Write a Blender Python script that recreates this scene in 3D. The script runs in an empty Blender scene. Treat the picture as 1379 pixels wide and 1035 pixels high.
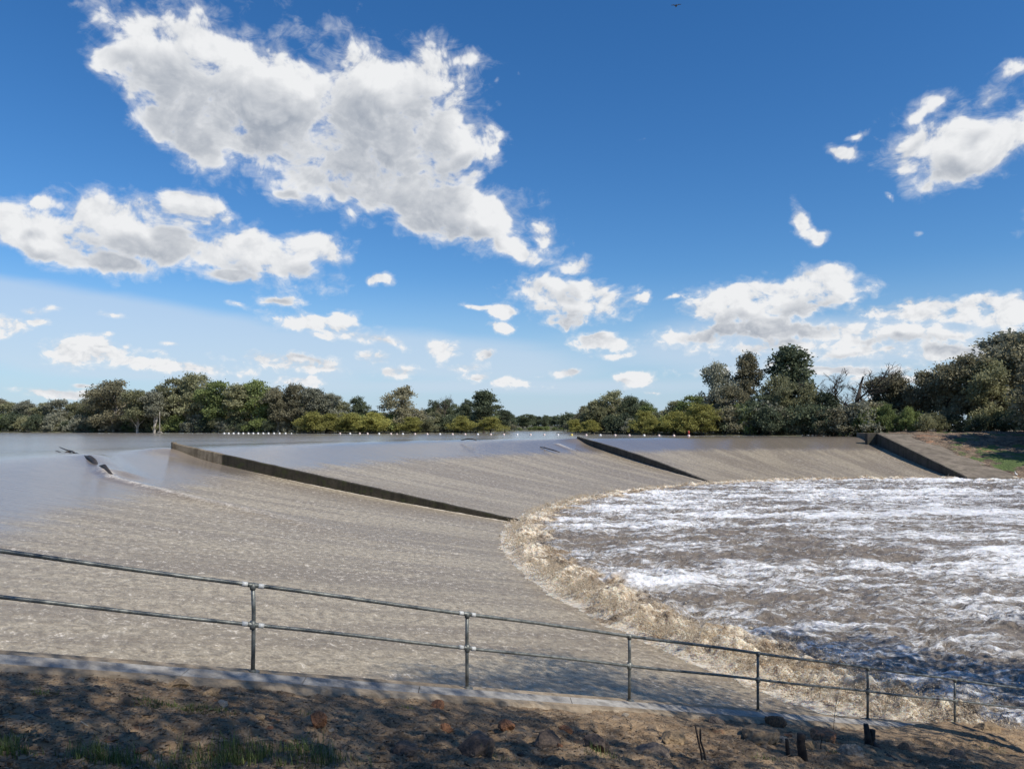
import bpy, math, random
import numpy as np
from math import radians as R

# ------------------------------------------------------------------ scene, camera, sky, sun
scene = bpy.context.scene
col = scene.collection
scene.render.resolution_x, scene.render.resolution_y = 1024, 768
scene.view_settings.view_transform = 'Standard'
scene.view_settings.look = 'None'
scene.view_settings.gamma = 1.0
scene.view_settings.exposure = 0.0
F, CXP, HZ = 1040.0, 689.5, 572.6          # focal length, centre column and horizon row of the photograph (pixels)
cam = bpy.data.cameras.new('camera'); camo = bpy.data.objects.new('camera', cam); col.objects.link(camo)
cam.sensor_width = 36; cam.lens = 36 * F / 1379; cam.shift_y = (HZ - 517.5) / 1379
cam.clip_start = 0.1; cam.clip_end = 6000
camo.rotation_euler = (R(90), 0, 0)
scene.camera = camo

SUN_AZ, SUN_EL = 126.0, 46.0
SV = np.array([math.sin(R(SUN_AZ)) * math.cos(R(SUN_EL)), math.cos(R(SUN_AZ)) * math.cos(R(SUN_EL)), math.sin(R(SUN_EL))])
sun = bpy.data.lights.new('sun', 'SUN'); suno = bpy.data.objects.new('sun', sun); col.objects.link(suno)
sun.energy = 4.9; sun.angle = R(0.5); sun.color = (1.0, 0.94, 0.85)
from mathutils import Vector, Matrix
suno.rotation_euler = Vector(SV.tolist()).to_track_quat('Z', 'Y').to_euler()

world = bpy.data.worlds.new('World'); scene.world = world; world.use_nodes = True


class NT:
    """small wrapper round a node tree"""
    def __init__(s, nt):
        s.nt = nt; s.n = nt.nodes; s.l = nt.links

    def put(s, sock, v):
        if v is None: return
        if isinstance(v, bpy.types.NodeSocket): s.l.new(v, sock)
        elif hasattr(v, 'outputs'): s.l.new(v.outputs[0], sock)
        else:
            try: sock.default_value = v
            except Exception: sock.default_value = tuple(v) + (1.0,)

    def node(s, t, **kw):
        n = s.n.new(t)
        for k, v in kw.items(): setattr(n, k, v)
        return n

    def m(s, op, a, b=None, c=None, clamp=False):
        n = s.node('ShaderNodeMath', operation=op, use_clamp=clamp)
        s.put(n.inputs[0], a); s.put(n.inputs[1], b); s.put(n.inputs[2], c)
        return n.outputs[0]

    def vm(s, op, a, b=None, sc=None):
        n = s.node('ShaderNodeVectorMath', operation=op)
        s.put(n.inputs[0], a); s.put(n.inputs[1], b)
        if sc is not None: s.put(n.inputs['Scale'], sc)
        return n.outputs['Value'] if op in ('LENGTH', 'DOT_PRODUCT', 'DISTANCE') else n.outputs[0]

    def noise(s, vec, scale, detail=4, rough=0.5, dist=0.0, dims='3D', lac=2.0, out=0):
        n = s.node('ShaderNodeTexNoise', noise_dimensions=dims)
        s.put(n.inputs['Vector'], vec); n.inputs['Scale'].default_value = scale; n.inputs['Detail'].default_value = detail
        n.inputs['Roughness'].default_value = rough; n.inputs['Distortion'].default_value = dist; n.inputs['Lacunarity'].default_value = lac
        return n.outputs[out]

    def vor(s, vec, scale, detail=0, feat='F1', rnd=1.0, out='Distance'):
        n = s.node('ShaderNodeTexVoronoi', feature=feat)
        s.put(n.inputs['Vector'], vec); n.inputs['Scale'].default_value = scale
        n.inputs['Randomness'].default_value = rnd
        if 'Detail' in n.inputs: n.inputs['Detail'].default_value = detail
        return n.outputs[out]

    def mr(s, v, a, b, c=0.0, d=1.0, smooth=True):
        n = s.node('ShaderNodeMapRange', interpolation_type='SMOOTHSTEP' if smooth else 'LINEAR')
        s.put(n.inputs[0], v); s.put(n.inputs[1], a); s.put(n.inputs[2], b); s.put(n.inputs[3], c); s.put(n.inputs[4], d)
        return n.outputs[0]

    def mix(s, f, a, b, blend='MIX'):
        n = s.node('ShaderNodeMix', data_type='RGBA', blend_type=blend)
        s.put(n.inputs[0], f); s.put(n.inputs[6], a); s.put(n.inputs[7], b)
        return n.outputs[2]

    def mapping(s, vec, loc=(0, 0, 0), rot=(0, 0, 0), sc=(1, 1, 1), kind='POINT'):
        n = s.node('ShaderNodeMapping', vector_type=kind)
        s.put(n.inputs[0], vec)
        n.inputs[1].default_value = loc; n.inputs[2].default_value = rot; n.inputs[3].default_value = sc
        return n.outputs[0]

    def bump(s, h, strength=0.5, dist=0.1, nrm=None):
        n = s.node('ShaderNodeBump')
        n.inputs['Strength'].default_value = strength if not isinstance(strength, bpy.types.NodeSocket) else 1.0
        if isinstance(strength, bpy.types.NodeSocket): s.l.new(strength, n.inputs['Strength'])
        n.inputs['Distance'].default_value = dist
        s.put(n.inputs['Height'], h); s.put(n.inputs['Normal'], nrm)
        return n.outputs[0]

    def attr(s, name, out='Fac'):
        n = s.node('ShaderNodeAttribute'); n.attribute_name = name
        return n.outputs[out]

    def pos(s):
        return s.node('ShaderNodeNewGeometry').outputs['Position']


# clouds: (x, y, rx, ry, tilt, weight) measured on the photograph, turned into azimuth / elevation on the celestial sphere
CUM = [(215, 62, 80, 42, 20, 1), (280, 110, 120, 75, 12, 1.1), (390, 155, 170, 90, 14, 1.2), (505, 150, 130, 82, 8, 1.2), (580, 135, 58, 68, 0, 1.1), (600, 215, 60, 40, 0, 1),
       (470, 222, 150, 58, 15, 1.1), (560, 258, 140, 52, 15, 1.1), (635, 292, 78, 46, 15, 1), (640, 190, 40, 28, 0, 1), (245, 172, 70, 36, 25, .9),
       (155, 78, 42, 24, 0, .8), (735, 318, 26, 34, -20, .6), (775, 355, 32, 14, 0, .7), (690, 332, 46, 16, 20, .7), (615, 80, 60, 16, 0, .45), (395, 266, 34, 12, 0, .5),
       (1290, 203, 96, 44, 0, 1.1), (1245, 142, 56, 22, -20, .40), (1335, 132, 84, 34, -15, .42), (1375, 95, 44, 24, 0, .42), (1132, 202, 36, 12, 15, .75),
       (1076, 296, 16, 20, 0, .8), (1096, 318, 20, 14, 20, .8), (1197, 258, 11, 10, 0, .4), (1160, 178, 24, 12, 0, .3),
       (80, 322, 92, 34, 10, 1), (200, 312, 120, 42, 8, 1.1), (250, 292, 46, 30, 0, 1), (350, 347, 112, 34, 12, 1), (430, 336, 42, 24, 0, .9),
       (15, 305, 60, 26, 12, .9), (65, 276, 20, 18, 0, .6), (150, 350, 64, 20, 8, .8), (320, 372, 52, 14, 8, .8), (505, 379, 16, 9, 0, .85),
       (8, 437, 32, 14, 0, .95), (120, 474, 60, 21, 3, 1), (235, 494, 100, 9, 4, .8), (425, 433, 66, 15, 5, .9), (460, 424, 25, 15, 0, .9),
       (500, 456, 54, 9, 12, .6), (385, 488, 76, 12, 2, .9), (415, 492, 50, 12, 0, .9), (500, 481, 24, 10, 0, .9), (530, 499, 30, 10, 0, .9), (600, 470, 22, 14, 0, .95),
       (625, 493, 26, 8, 0, .8), (652, 480, 15, 9, 0, .8), (675, 418, 20, 9, 0, .85), (678, 441, 20, 8, 0, .85), (772, 402, 82, 34, 8, 1.1), (765, 435, 42, 13, 0, .9), (730, 385, 40, 25, 0, .9),
       (810, 459, 46, 13, 4, .95), (832, 478, 26, 6, 0, .6), (760, 501, 26, 8, 0, .9), (690, 515, 42, 7, 6, .8), (855, 512, 27, 10, 0, 1), (640, 508, 22, 7, 0, .7),
       (1050, 402, 112, 32, 0, 1.1), (1095, 386, 62, 28, 0, 1.1), (980, 412, 62, 24, 0, 1), (1000, 442, 104, 17, 0, .75), (1112, 446, 92, 15, 0, .75), (1200, 452, 88, 19, 0, .95),
       (1150, 476, 124, 13, 0, .6), (1280, 416, 104, 20, 0, 1.05), (1350, 422, 62, 20, 0, 1), (1272, 474, 32, 14, 0, .9), (1330, 470, 42, 10, 0, .85), (1205, 416, 52, 14, 0, .9),
       (940, 452, 62, 18, 0, .8), (1130, 499, 210, 11, 0, .55), (1060, 466, 100, 11, 0, .6), (75, 530, 58, 8, 0, .85), (22, 526, 22, 6, 0, .7), (395, 514, 34, 7, 0, .75), (1250, 512, 120, 10, 0, .6),
       # outside the frame
       (-220, 250, 160, 60, 8, 1), (-420, 420, 160, 26, 0, 1), (1560, 260, 140, 60, 0, 1), (1720, 430, 200, 30, 0, 1), (1600, 60, 150, 60, 0, 1), (-500, 60, 200, 90, 10, 1)]
_r = random.Random(21)
for _ in range(75):                                               # scattered scraps low in the sky
    _y = _r.uniform(395, 535); _k = .5 + (535 - _y) / 200
    CUM.append((_r.uniform(-300, 1700), _y, _r.uniform(9, 34) * _k, _r.uniform(3, 8) * _k, _r.uniform(-2, 6), _r.uniform(.35, .75)))
CUM += [(705, 108, 14, 12, 30, .1), (668, 112, 12, 9, 0, .08), (862, 192, 26, 5, 0, .02), (1238, 311, 8, 7, 0, .15), (398, 392, 14, 10, 40, .15), (60, 275, 24, 18, 0, .35)]
VEIL = [(130, 450, 470, 66, 6, 1.5), (560, 480, 330, 40, 3, .8), (1120, 465, 420, 50, 0, .75), (700, 520, 800, 22, 0, .5)]


def azel(x, y):
    d = np.array([(x - CXP) / F, 1.0, (HZ - y) / F])
    return math.atan2(d[0], d[1]), math.atan2(d[2], math.hypot(d[0], d[1]))


# ------------------------------------------------------------------ small helpers
def vnoise(x, y, seed=0):
    """2-D gradient noise, about -1..1"""
    xi = np.floor(x).astype(np.int64); yi = np.floor(y).astype(np.int64)
    xf = x - xi; yf = y - yi

    def grad(ix, iy, dx, dy):
        h = (ix * 374761393 + iy * 668265263 + seed * 974634777) & 0xffffffff
        h = ((h ^ (h >> 13)) * 1274126177) & 0xffffffff
        h = (h ^ (h >> 16)) & 0xffff
        a = h * (2 * math.pi / 65536.0)
        return np.cos(a) * dx + np.sin(a) * dy
    u = xf * xf * xf * (xf * (xf * 6 - 15) + 10); v = yf * yf * yf * (yf * (yf * 6 - 15) + 10)
    n00 = grad(xi, yi, xf, yf); n10 = grad(xi + 1, yi, xf - 1, yf)
    n01 = grad(xi, yi + 1, xf, yf - 1); n11 = grad(xi + 1, yi + 1, xf - 1, yf - 1)
    a = n00 + u * (n10 - n00); b = n01 + u * (n11 - n01)
    return 1.5 * (a + v * (b - a))


def fbm(x, y, octaves=4, seed=0, gain=0.5, kind='fbm'):
    t = np.zeros_like(x, dtype=float); amp = 1.0; fr = 1.0; tot = 0
    for o in range(octaves):
        n = vnoise(x * fr + 17.3 * o, y * fr - 9.1 * o, seed + o)
        if kind == 'ridge': n = 1 - 2 * np.abs(n)
        if kind == 'billow': n = 2 * np.abs(n) - 1
        t += amp * n; tot += amp; amp *= gain; fr *= 2.03
    return t / tot


def sstep(x, a, b):
    t = np.clip((x - a) / (b - a), 0, 1); return t * t * (3 - 2 * t)


def link(name, me, mat=None, parent=None):
    o = bpy.data.objects.new(name, me); col.objects.link(o)
    if mat is not None and not me.materials: me.materials.append(mat)
    if parent is not None: o.parent = parent
    return o


def mesh_from(name, V, Fq, smooth=True, attrs=None):
    V = np.asarray(V, dtype=np.float32); me = bpy.data.meshes.new(name)
    Fq = np.asarray(Fq, dtype=np.int32); k = Fq.shape[1]; n = len(Fq)
    me.vertices.add(len(V)); me.vertices.foreach_set('co', V.ravel())
    me.loops.add(n * k); me.loops.foreach_set('vertex_index', Fq.ravel())
    me.polygons.add(n); me.polygons.foreach_set('loop_start', np.arange(0, n * k, k, dtype=np.int32))
    me.polygons.foreach_set('use_smooth', np.full(n, smooth))
    me.update(calc_edges=True)
    for a, v in (attrs or {}).items():
        v = np.asarray(v, dtype=np.float32)
        if v.ndim == 1:
            at = me.attributes.new(a, 'FLOAT', 'POINT'); at.data.foreach_set('value', v)
        else:
            at = me.attributes.new(a, 'FLOAT_VECTOR', 'POINT'); at.data.foreach_set('vector', v.ravel())
    return me


def grid_mesh(name, P, attrs=None, smooth=True, keep=None):
    """P: (n, m, 3) array of points -> quad grid"""
    n, m = P.shape[:2]
    idx = np.arange(n * m).reshape(n, m)
    q = np.stack([idx[:-1, :-1], idx[1:, :-1], idx[1:, 1:], idx[:-1, 1:]], -1).reshape(-1, 4)
    if keep is not None:
        kf = keep.reshape(-1)[q].any(1); q = q[kf]
    A = {k: (v.reshape(-1) if v.ndim == 2 else v.reshape(-1, v.shape[-1])) for k, v in (attrs or {}).items()}
    return mesh_from(name, P.reshape(-1, 3), q, smooth, A)


def tag(o, label=None, cat=None, group=None, kind=None):
    if label: o['label'] = label
    if cat: o['category'] = cat
    if group: o['group'] = group
    if kind: o['kind'] = kind
    return o


def empty(name, loc=(0, 0, 0), rz=0.0):
    o = bpy.data.objects.new(name, None); col.objects.link(o)
    o.location = loc; o.rotation_euler = (0, 0, rz); o.empty_display_size = .2
    return o


def new_mat(name):
    m = bpy.data.materials.new(name); m.use_nodes = True
    t = NT(m.node_tree); t.n.clear()
    out = t.node('ShaderNodeOutputMaterial'); b = t.node('ShaderNodeBsdfPrincipled')
    t.l.new(b.outputs[0], out.inputs[0])
    return m, t, b, out


# ------------------------------------------------------------------ sky: Nishita world, clouds on a far sky dome
def build_world():
    w = NT(world.node_tree); w.n.clear()
    out = w.node('ShaderNodeOutputWorld'); bg = w.node('ShaderNodeBackground')
    sky = w.node('ShaderNodeTexSky'); sky.sky_type = 'NISHITA'; sky.sun_disc = False
    sky.sun_elevation = R(SUN_EL); sky.sun_rotation = R(SUN_AZ); sky.altitude = 0; sky.air_density = 1.0; sky.dust_density = 0.15; sky.ozone_density = 3.0
    hs = w.node('ShaderNodeHueSaturation'); hs.inputs['Saturation'].default_value = 1.28
    w.put(hs.inputs['Color'], sky.outputs[0])
    g = w.node('ShaderNodeSeparateXYZ'); w.put(g.inputs[0], w.node('ShaderNodeTexCoord').outputs['Generated'])
    c = w.mix(1.0, hs.outputs[0], (0.90, 1.06, 1.22), 'MULTIPLY')
    w.put(bg.inputs[0], w.mix(w.mr(g.outputs[2], .20, -.01, 0, .8), c, (4.6, 6.0, 7.8))); bg.inputs[1].default_value = 0.10
    w.l.new(bg.outputs[0], out.inputs[0])


def build_clouds():
    """part of a sky dome 4.5 km away; the vertices carry how thick the cloud is there, the material grows the billows"""
    az = np.radians(np.concatenate([np.arange(-80, -40, .5), np.arange(-40, 40, .14), np.arange(40, 80.1, .5)]))
    el = np.radians(np.concatenate([np.arange(-.6, 31, .14), np.arange(31, 46, .6)]))
    A, E = np.meshgrid(az, el, indexing='ij')

    def cover(A, E, blobs):
        acc = np.full(A.shape, -5.0)
        for x, y, rx, ry, t, wt in blobs:
            a, e = azel(x, y); sc = math.cos(a); rx = rx / F * sc ** 1.2; ry = ry / F * sc; t = R(-t)
            dx = A - a; dy = E - e
            u = (dx * math.cos(t) + dy * math.sin(t)) / rx; v = (-dx * math.sin(t) + dy * math.cos(t)) / ry
            c = wt - max(wt, .75) * np.sqrt(u * u + v * v); k = .15
            h = np.maximum(k - np.abs(acc - c), 0) / k
            acc = np.maximum(acc, c) + h * h * k * .25
        return np.maximum(acc, -2)

    def warp(A, E):
        k = .35 + .65 * sstep(E, .05, .26)
        return A + .024 * k * fbm(A * 16, E * 18, 3, 5), E + .018 * k * fbm(A * 16, E * 18, 3, 9)
    Aw, Ew = warp(A, E)
    c0 = cover(Aw, Ew, CUM); A1, E1 = warp(A + .012, E + .036); c1 = cover(A1, E1, CUM); ve = cover(A, E, VEIL)
    D = 4500.0
    P = np.stack([np.sin(A) * np.cos(E), np.cos(A) * np.cos(E), np.sin(E)], -1) * D
    me = grid_mesh('sky', P, {'c0': c0, 'c1': c1, 'veil': ve, 'ae': np.stack([A, E, 0 * A], -1)})
    m, w, b, out = new_mat('cloud_layer'); w.n.remove(b)
    m.cycles.emission_sampling = 'NONE' if hasattr(m, 'cycles') else 'NONE'
    Pn = w.attr('ae', 'Vector'); c0 = w.attr('c0'); c1 = w.attr('c1'); ve = w.attr('veil')
    wv = w.noise(w.vm('MULTIPLY', Pn, (1.0, 4.0, 1.0)), 6, 4, .5, .4)
    va = w.m('MULTIPLY', w.mr(w.m('ADD', ve, w.m('MULTIPLY', w.m('SUBTRACT', wv, .5), .55)), -.02, .40), .55)

    def fluff(p):
        ps = w.vm('MULTIPLY', p, (1.0, 1.3, 1.0))
        return w.m('ADD', w.m('MULTIPLY', w.noise(ps, 15, 10, .60, .35, '2D'), 1.75), w.m('MULTIPLY', w.vor(ps, 34, 3, 'F1'), -.42))
    n0 = fluff(Pn); n1 = fluff(w.vm('ADD', Pn, (.006, .011, 0))); n2 = fluff(w.vm('ADD', Pn, (.016, .030, 0)))
    se = w.node('ShaderNodeSeparateXYZ'); w.put(se.inputs[0], Pn); low = w.mr(se.outputs[1], .24, .06)
    fine = w.noise(w.vm('MULTIPLY', Pn, (1.0, 1.5, 1.0)), 46, 6, .6, .3, '2D')
    n0 = w.m('ADD', n0, w.m('MULTIPLY', w.m('SUBTRACT', fine, .5), w.m('MULTIPLY', low, 1.9)))
    n1 = w.m('ADD', n1, w.m('MULTIPLY', w.m('SUBTRACT', w.noise(w.vm('MULTIPLY', w.vm('ADD', Pn, (.003, .005, 0)), (1.0, 1.5, 1.0)), 46, 6, .6, .3, '2D'), .5), w.m('MULTIPLY', low, 1.5)))
    d0 = w.m('ADD', w.m('MINIMUM', w.m('MULTIPLY', c0, 1.35), .60), w.m('SUBTRACT', n0, .53))
    core = w.mr(d0, -.02, .40)
    wisp = w.m('MULTIPLY', w.mr(w.m('ADD', d0, w.m('MULTIPLY', w.m('SUBTRACT', w.noise(w.vm('MULTIPLY', Pn, (1.0, 1.8, 1.0)), 40, 8, .65, .8, '2D'), .5), .9)), -.36, .55), .55)
    alpha = w.m('MAXIMUM', core, wisp)
    lit = w.m('ADD', w.m('MULTIPLY', w.m('SUBTRACT', n0, n1), .65), w.m('MULTIPLY', w.m('SUBTRACT', n0, n2), .45))  # sunward sides of the billows, brightened in the emission colour
    grey = w.m('MULTIPLY', w.mr(c1, -.02, .60), w.mr(d0, .10, .70))  # shaded cloud bases, darkened in the emission colour rather than by the sun
    bb = w.m('ADD', w.m('SUBTRACT', .95, w.m('MULTIPLY', grey, .68)), w.m('MULTIPLY', lit, .60), clamp=True)
    cc = w.mix(bb, (.30, .345, .42), (.86, .87, .885))
    tot = w.m('SUBTRACT', 1.0, w.m('MULTIPLY', w.m('SUBTRACT', 1.0, alpha), w.m('SUBTRACT', 1.0, va)))
    cmix = w.mix(w.m('DIVIDE', alpha, w.m('MAXIMUM', tot, .001)), (.60, .70, .83), cc)
    em = w.node('ShaderNodeEmission'); w.put(em.inputs[0], cmix)
    tr = w.node('ShaderNodeBsdfTransparent'); ms = w.node('ShaderNodeMixShader')
    w.put(ms.inputs[0], tot); w.l.new(tr.outputs[0], ms.inputs[1]); w.l.new(em.outputs[0], ms.inputs[2])
    w.l.new(ms.outputs[0], out.inputs[0])
    tag(link('sky', me, m), kind='structure')


build_world()
build_clouds()


# ------------------------------------------------------------------ the lie of the land (metres; camera at the origin, river surface at -2.1, pool at -7.6)
RIVER_Z, POOL_Z = -2.1, -7.6
CX, CY, RT = 59.0, 51.3, 59.0                     # centre and toe radius of the curved weir
RD = np.array([0.8525, 0.5227]); RN = np.array([0.5227, -0.8525])    # along the handrail (downstream) / from it towards the camera
RP = np.array([3.3675, 13.61]); RZ, RS = -4.929, -0.2461              # a point of the post line, its level and fall


def uw(x, y):
    dx, dy = x - RP[0], y - RP[1]
    return dx * RD[0] + dy * RD[1], dx * RN[0] + dy * RN[1]


def xy(u, w_):
    return RP[0] + u * RD[0] + w_ * RN[0], RP[1] + u * RD[1] + w_ * RN[1]


def kerb_z(u):
    z = RZ + RS * u
    return -.9 - np.logaddexp(0, (-.9 - z) / .4) * .4


def flow_z(r):
    a = POOL_Z + .168 * (r - RT) - .32 * np.sin(np.clip((r - RT) / 33.0, 0, 1) * math.pi); k = .22
    return -k * np.logaddexp(-RIVER_Z / k, -a / k)


def pix(x, y, Y):
    """world point seen at photo pixel (x, y) at depth Y"""
    return ((x - CXP) / F * Y, Y, (HZ - y) / F * Y)


# --- near bank
def bank_base(x, y):
    u, w_ = uw(x, y)
    z = kerb_z(u) - .07 + .092 * np.maximum(w_ - .8, 0) - .004 * np.maximum(w_ - 9, 0) ** 1.5
    z += .22 * sstep(u, 3.5, 7.5) * sstep(w_, 2.6, 1.2)                       # soil banked up over the kerb further down
    z -= 1.3 * sstep(w_, .5, -.8) + 4.5 * sstep(w_, -.4, -6) + 1.2 * sstep(u, 8, 14) * sstep(w_, 1.0, -1.2)
    return z


def bank_bumps(x, y):
    u, w_ = uw(x, y)
    a = .35 + .65 * sstep(w_, .8, 2.0)
    d = .13 * fbm(x * .8, y * .8, 3, 3) + .085 * fbm(x * 2.2, y * 2.6, 4, 11, .55, 'ridge') + .055 * np.maximum(fbm(x * 5.0, y * 5.5, 3, 21), 0) + .012 * fbm(x * 15, y * 15, 3, 31)
    return a * d


def bank_z(x, y):
    return bank_base(x, y) + bank_bumps(x, y)


def at_bank(px, py):
    kx, kz = (px - CXP) / F, (HZ - py) / F
    Y = np.linspace(3.0, 30, 2701)
    b = bank_base(kx * Y, Y) - kz * Y
    i = int(np.argmax(b >= 0)) if (b >= 0).any() else 2700
    Yh = float(Y[i]); return kx * Yh, Yh


def build_near_bank():
    def sheet(name, us, ws):
        U, Wg = np.meshgrid(us, ws, indexing='ij'); X, Y = xy(U, Wg)
        return grid_mesh(name, np.stack([X, Y, bank_z(X, Y)], -1))
    us = np.concatenate([np.arange(-60, -9.5, .6), np.arange(-9.5, 1.0, .033), np.arange(1.0, 12, .045), np.arange(12, 60, .6)])
    ws = np.concatenate([np.arange(-9, -.6, .4), np.arange(-.6, 6.8, .033), np.arange(6.8, 12, .15), np.arange(12, 40, 1.0)])
    m, t, b, out = new_mat('dirt')
    P = t.pos()
    n1 = t.noise(P, .9, 5, .6); n2 = t.noise(P, 5, 6, .65); n3 = t.noise(P, 38, 4, .65)
    c = t.mix(t.mr(n1, .35, .65), (.185, .128, .078), (.345, .243, .146))
    c = t.mix(t.mr(n2, .52, .72), c, (.34, .26, .18))
    c = t.mix(t.m('MULTIPLY', t.mr(n2, .46, .32), .75), c, (.055, .042, .033))
    lit = t.vor(P, 55, 0, 'F1', 1.0, 'Color'); sp = t.node('ShaderNodeSeparateColor'); t.put(sp.inputs[0], lit)
    c = t.mix(t.m('MULTIPLY', t.m('GREATER_THAN', sp.outputs[0], .9), .55), c, (.36, .29, .21))
    c = t.mix(t.m('MULTIPLY', t.m('LESS_THAN', sp.outputs[1], .12), .7), c, (.04, .03, .024))
    c = t.mix(t.m('MULTIPLY', t.mr(t.noise(P, 2.3, 3, .5), .66, .74), .6), c, (.24, .11, .055))
    c = t.mix(t.m('MULTIPLY', n3, .5), c, (.05, .04, .03), 'MULTIPLY') if False else c
    t.put(b.inputs['Base Color'], c); b.inputs['Roughness'].default_value = .95; b.inputs['Specular IOR Level'].default_value = .15
    h = t.m('ADD', t.m('MULTIPLY', n2, .5), t.m('MULTIPLY', n3, .35))
    t.put(b.inputs['Normal'], t.bump(h, .9, .05))
    tag(link('ground', sheet('ground', us, ws), m), kind='structure')
    return m


# --- far ground, one sheet to the horizon with the river bed let into it
SHX = [-900, 0, 250, 500, 640, 700, 740, 800, 900, 1000, 1100, 1172, 1260, 1379, 1900]
SHD = [300, 232, 214, 203, 215, 290, 290, 190, 166, 157, 151, 146, 142, 140, 150]


def shore(k):
    return np.interp(k * F + CXP, SHX, SHD)


def far_z(X, Y):
    k = X / np.maximum(Y, 1e-3)
    d = Y - shore(k)
    z = np.where(d > 0, -1.95 + .012 * np.minimum(d, 150) + .3 * fbm(X * .02, Y * .02, 2, 4), -1.95 - 7.5 * sstep(-d, 0, 9))
    return z


def right_bank_z(X, Y):
    """downstream bank to the right of the concrete slab"""
    s = -8.6 + .205 * (Y - 101.5) + .05 * np.maximum(X - 72, 0)
    k = .35
    z = -k * np.logaddexp(1.35 / k, -s / k)
    z += .45 * fbm(X * .14, Y * .14, 3, 8) * sstep(z, -8, -6) + .22 * fbm(X * .5, Y * .5, 3, 12, .5, 'ridge')
    z -= 9 * sstep(X, 69.5, 63)
    return z


def build_far_ground(dirt):
    ang = np.radians(np.concatenate([np.arange(-180, -40, 4.0), np.arange(-40, 40, .35), np.arange(40, 181, 4.0)]))
    rr = np.concatenate([[1.0, 8, 20, 40, 70], np.arange(100, 330, 2.5), np.geomspace(335, 3900, 40)])
    A, Rr = np.meshgrid(ang, rr, indexing='ij'); X, Y = np.sin(A) * Rr, np.cos(A) * Rr
    z = np.where(Y > 30, far_z(X, Y), -9.5); u, w_ = uw(X, Y)
    z = np.where((w_ > 30) & (Y <= 60), -2.6, z)
    z = np.where((X > 60) & (Y > 60) & (Y < 175), np.minimum(z, right_bank_z(X, Y) - .8), z)
    m, t, b, out = new_mat('grassland')
    P = t.pos(); n = t.noise(P, .05, 5, .6); n2 = t.noise(P, .6, 4, .6)
    c = t.mix(t.mr(n, .35, .65), (.07, .065, .03), (.16, .135, .075)); c = t.mix(t.mr(n2, .4, .65), c, (.05, .06, .022))
    t.put(b.inputs['Base Color'], c); b.inputs['Roughness'].default_value = .95
    tag(link('terrain', grid_mesh('terrain', np.stack([X, Y, z], -1)), m), kind='structure')
    # right bank, finer
    xs = np.concatenate([np.arange(64, 90, .3), np.arange(90, 190, 1.2)]); ys = np.concatenate([np.arange(92, 150, .35), np.arange(150, 200, 1.5)])
    X, Y = np.meshgrid(xs, ys, indexing='ij'); z = right_bank_z(X, Y)
    m, t, b, out = new_mat('bank_soil')
    P = t.pos(); n = t.noise(P, .12, 5, .6); n2 = t.noise(P, .7, 6, .65); n3 = t.noise(P, 3.5, 4, .6)
    c = t.mix(t.mr(n2, .38, .62), (.10, .07, .045), (.30, .215, .14))
    c = t.mix(t.mr(t.noise(P, .23, 3, .5), .56, .66), c, (.36, .20, .11))
    c = t.mix(t.m('MULTIPLY', t.mr(n3, .5, .35), .7), c, (.05, .036, .026))
    sz = t.node('ShaderNodeSeparateXYZ'); t.put(sz.inputs[0], P)
    wet = t.m('MULTIPLY', t.mr(sz.outputs[2], -3.6, -5.2), t.mr(sz.outputs[2], -7.4, -6.6))       # grass thrives along the damp foot of the bank
    c = t.mix(t.mr(t.m('ADD', t.noise(P, .17, 4, .6, 0, '3D'), t.m('MULTIPLY', wet, .06)), .555, .61), c, t.mix(n3, (.05, .085, .02), (.14, .19, .05)))
    t.put(b.inputs['Base Color'], c); b.inputs['Roughness'].default_value = .95
    t.put(b.inputs['Normal'], t.bump(t.m('ADD', n2, n3), .8, .5))
    tag(link('bank', grid_mesh('bank', np.stack([X, Y, z], -1)), m), kind='structure')


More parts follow.
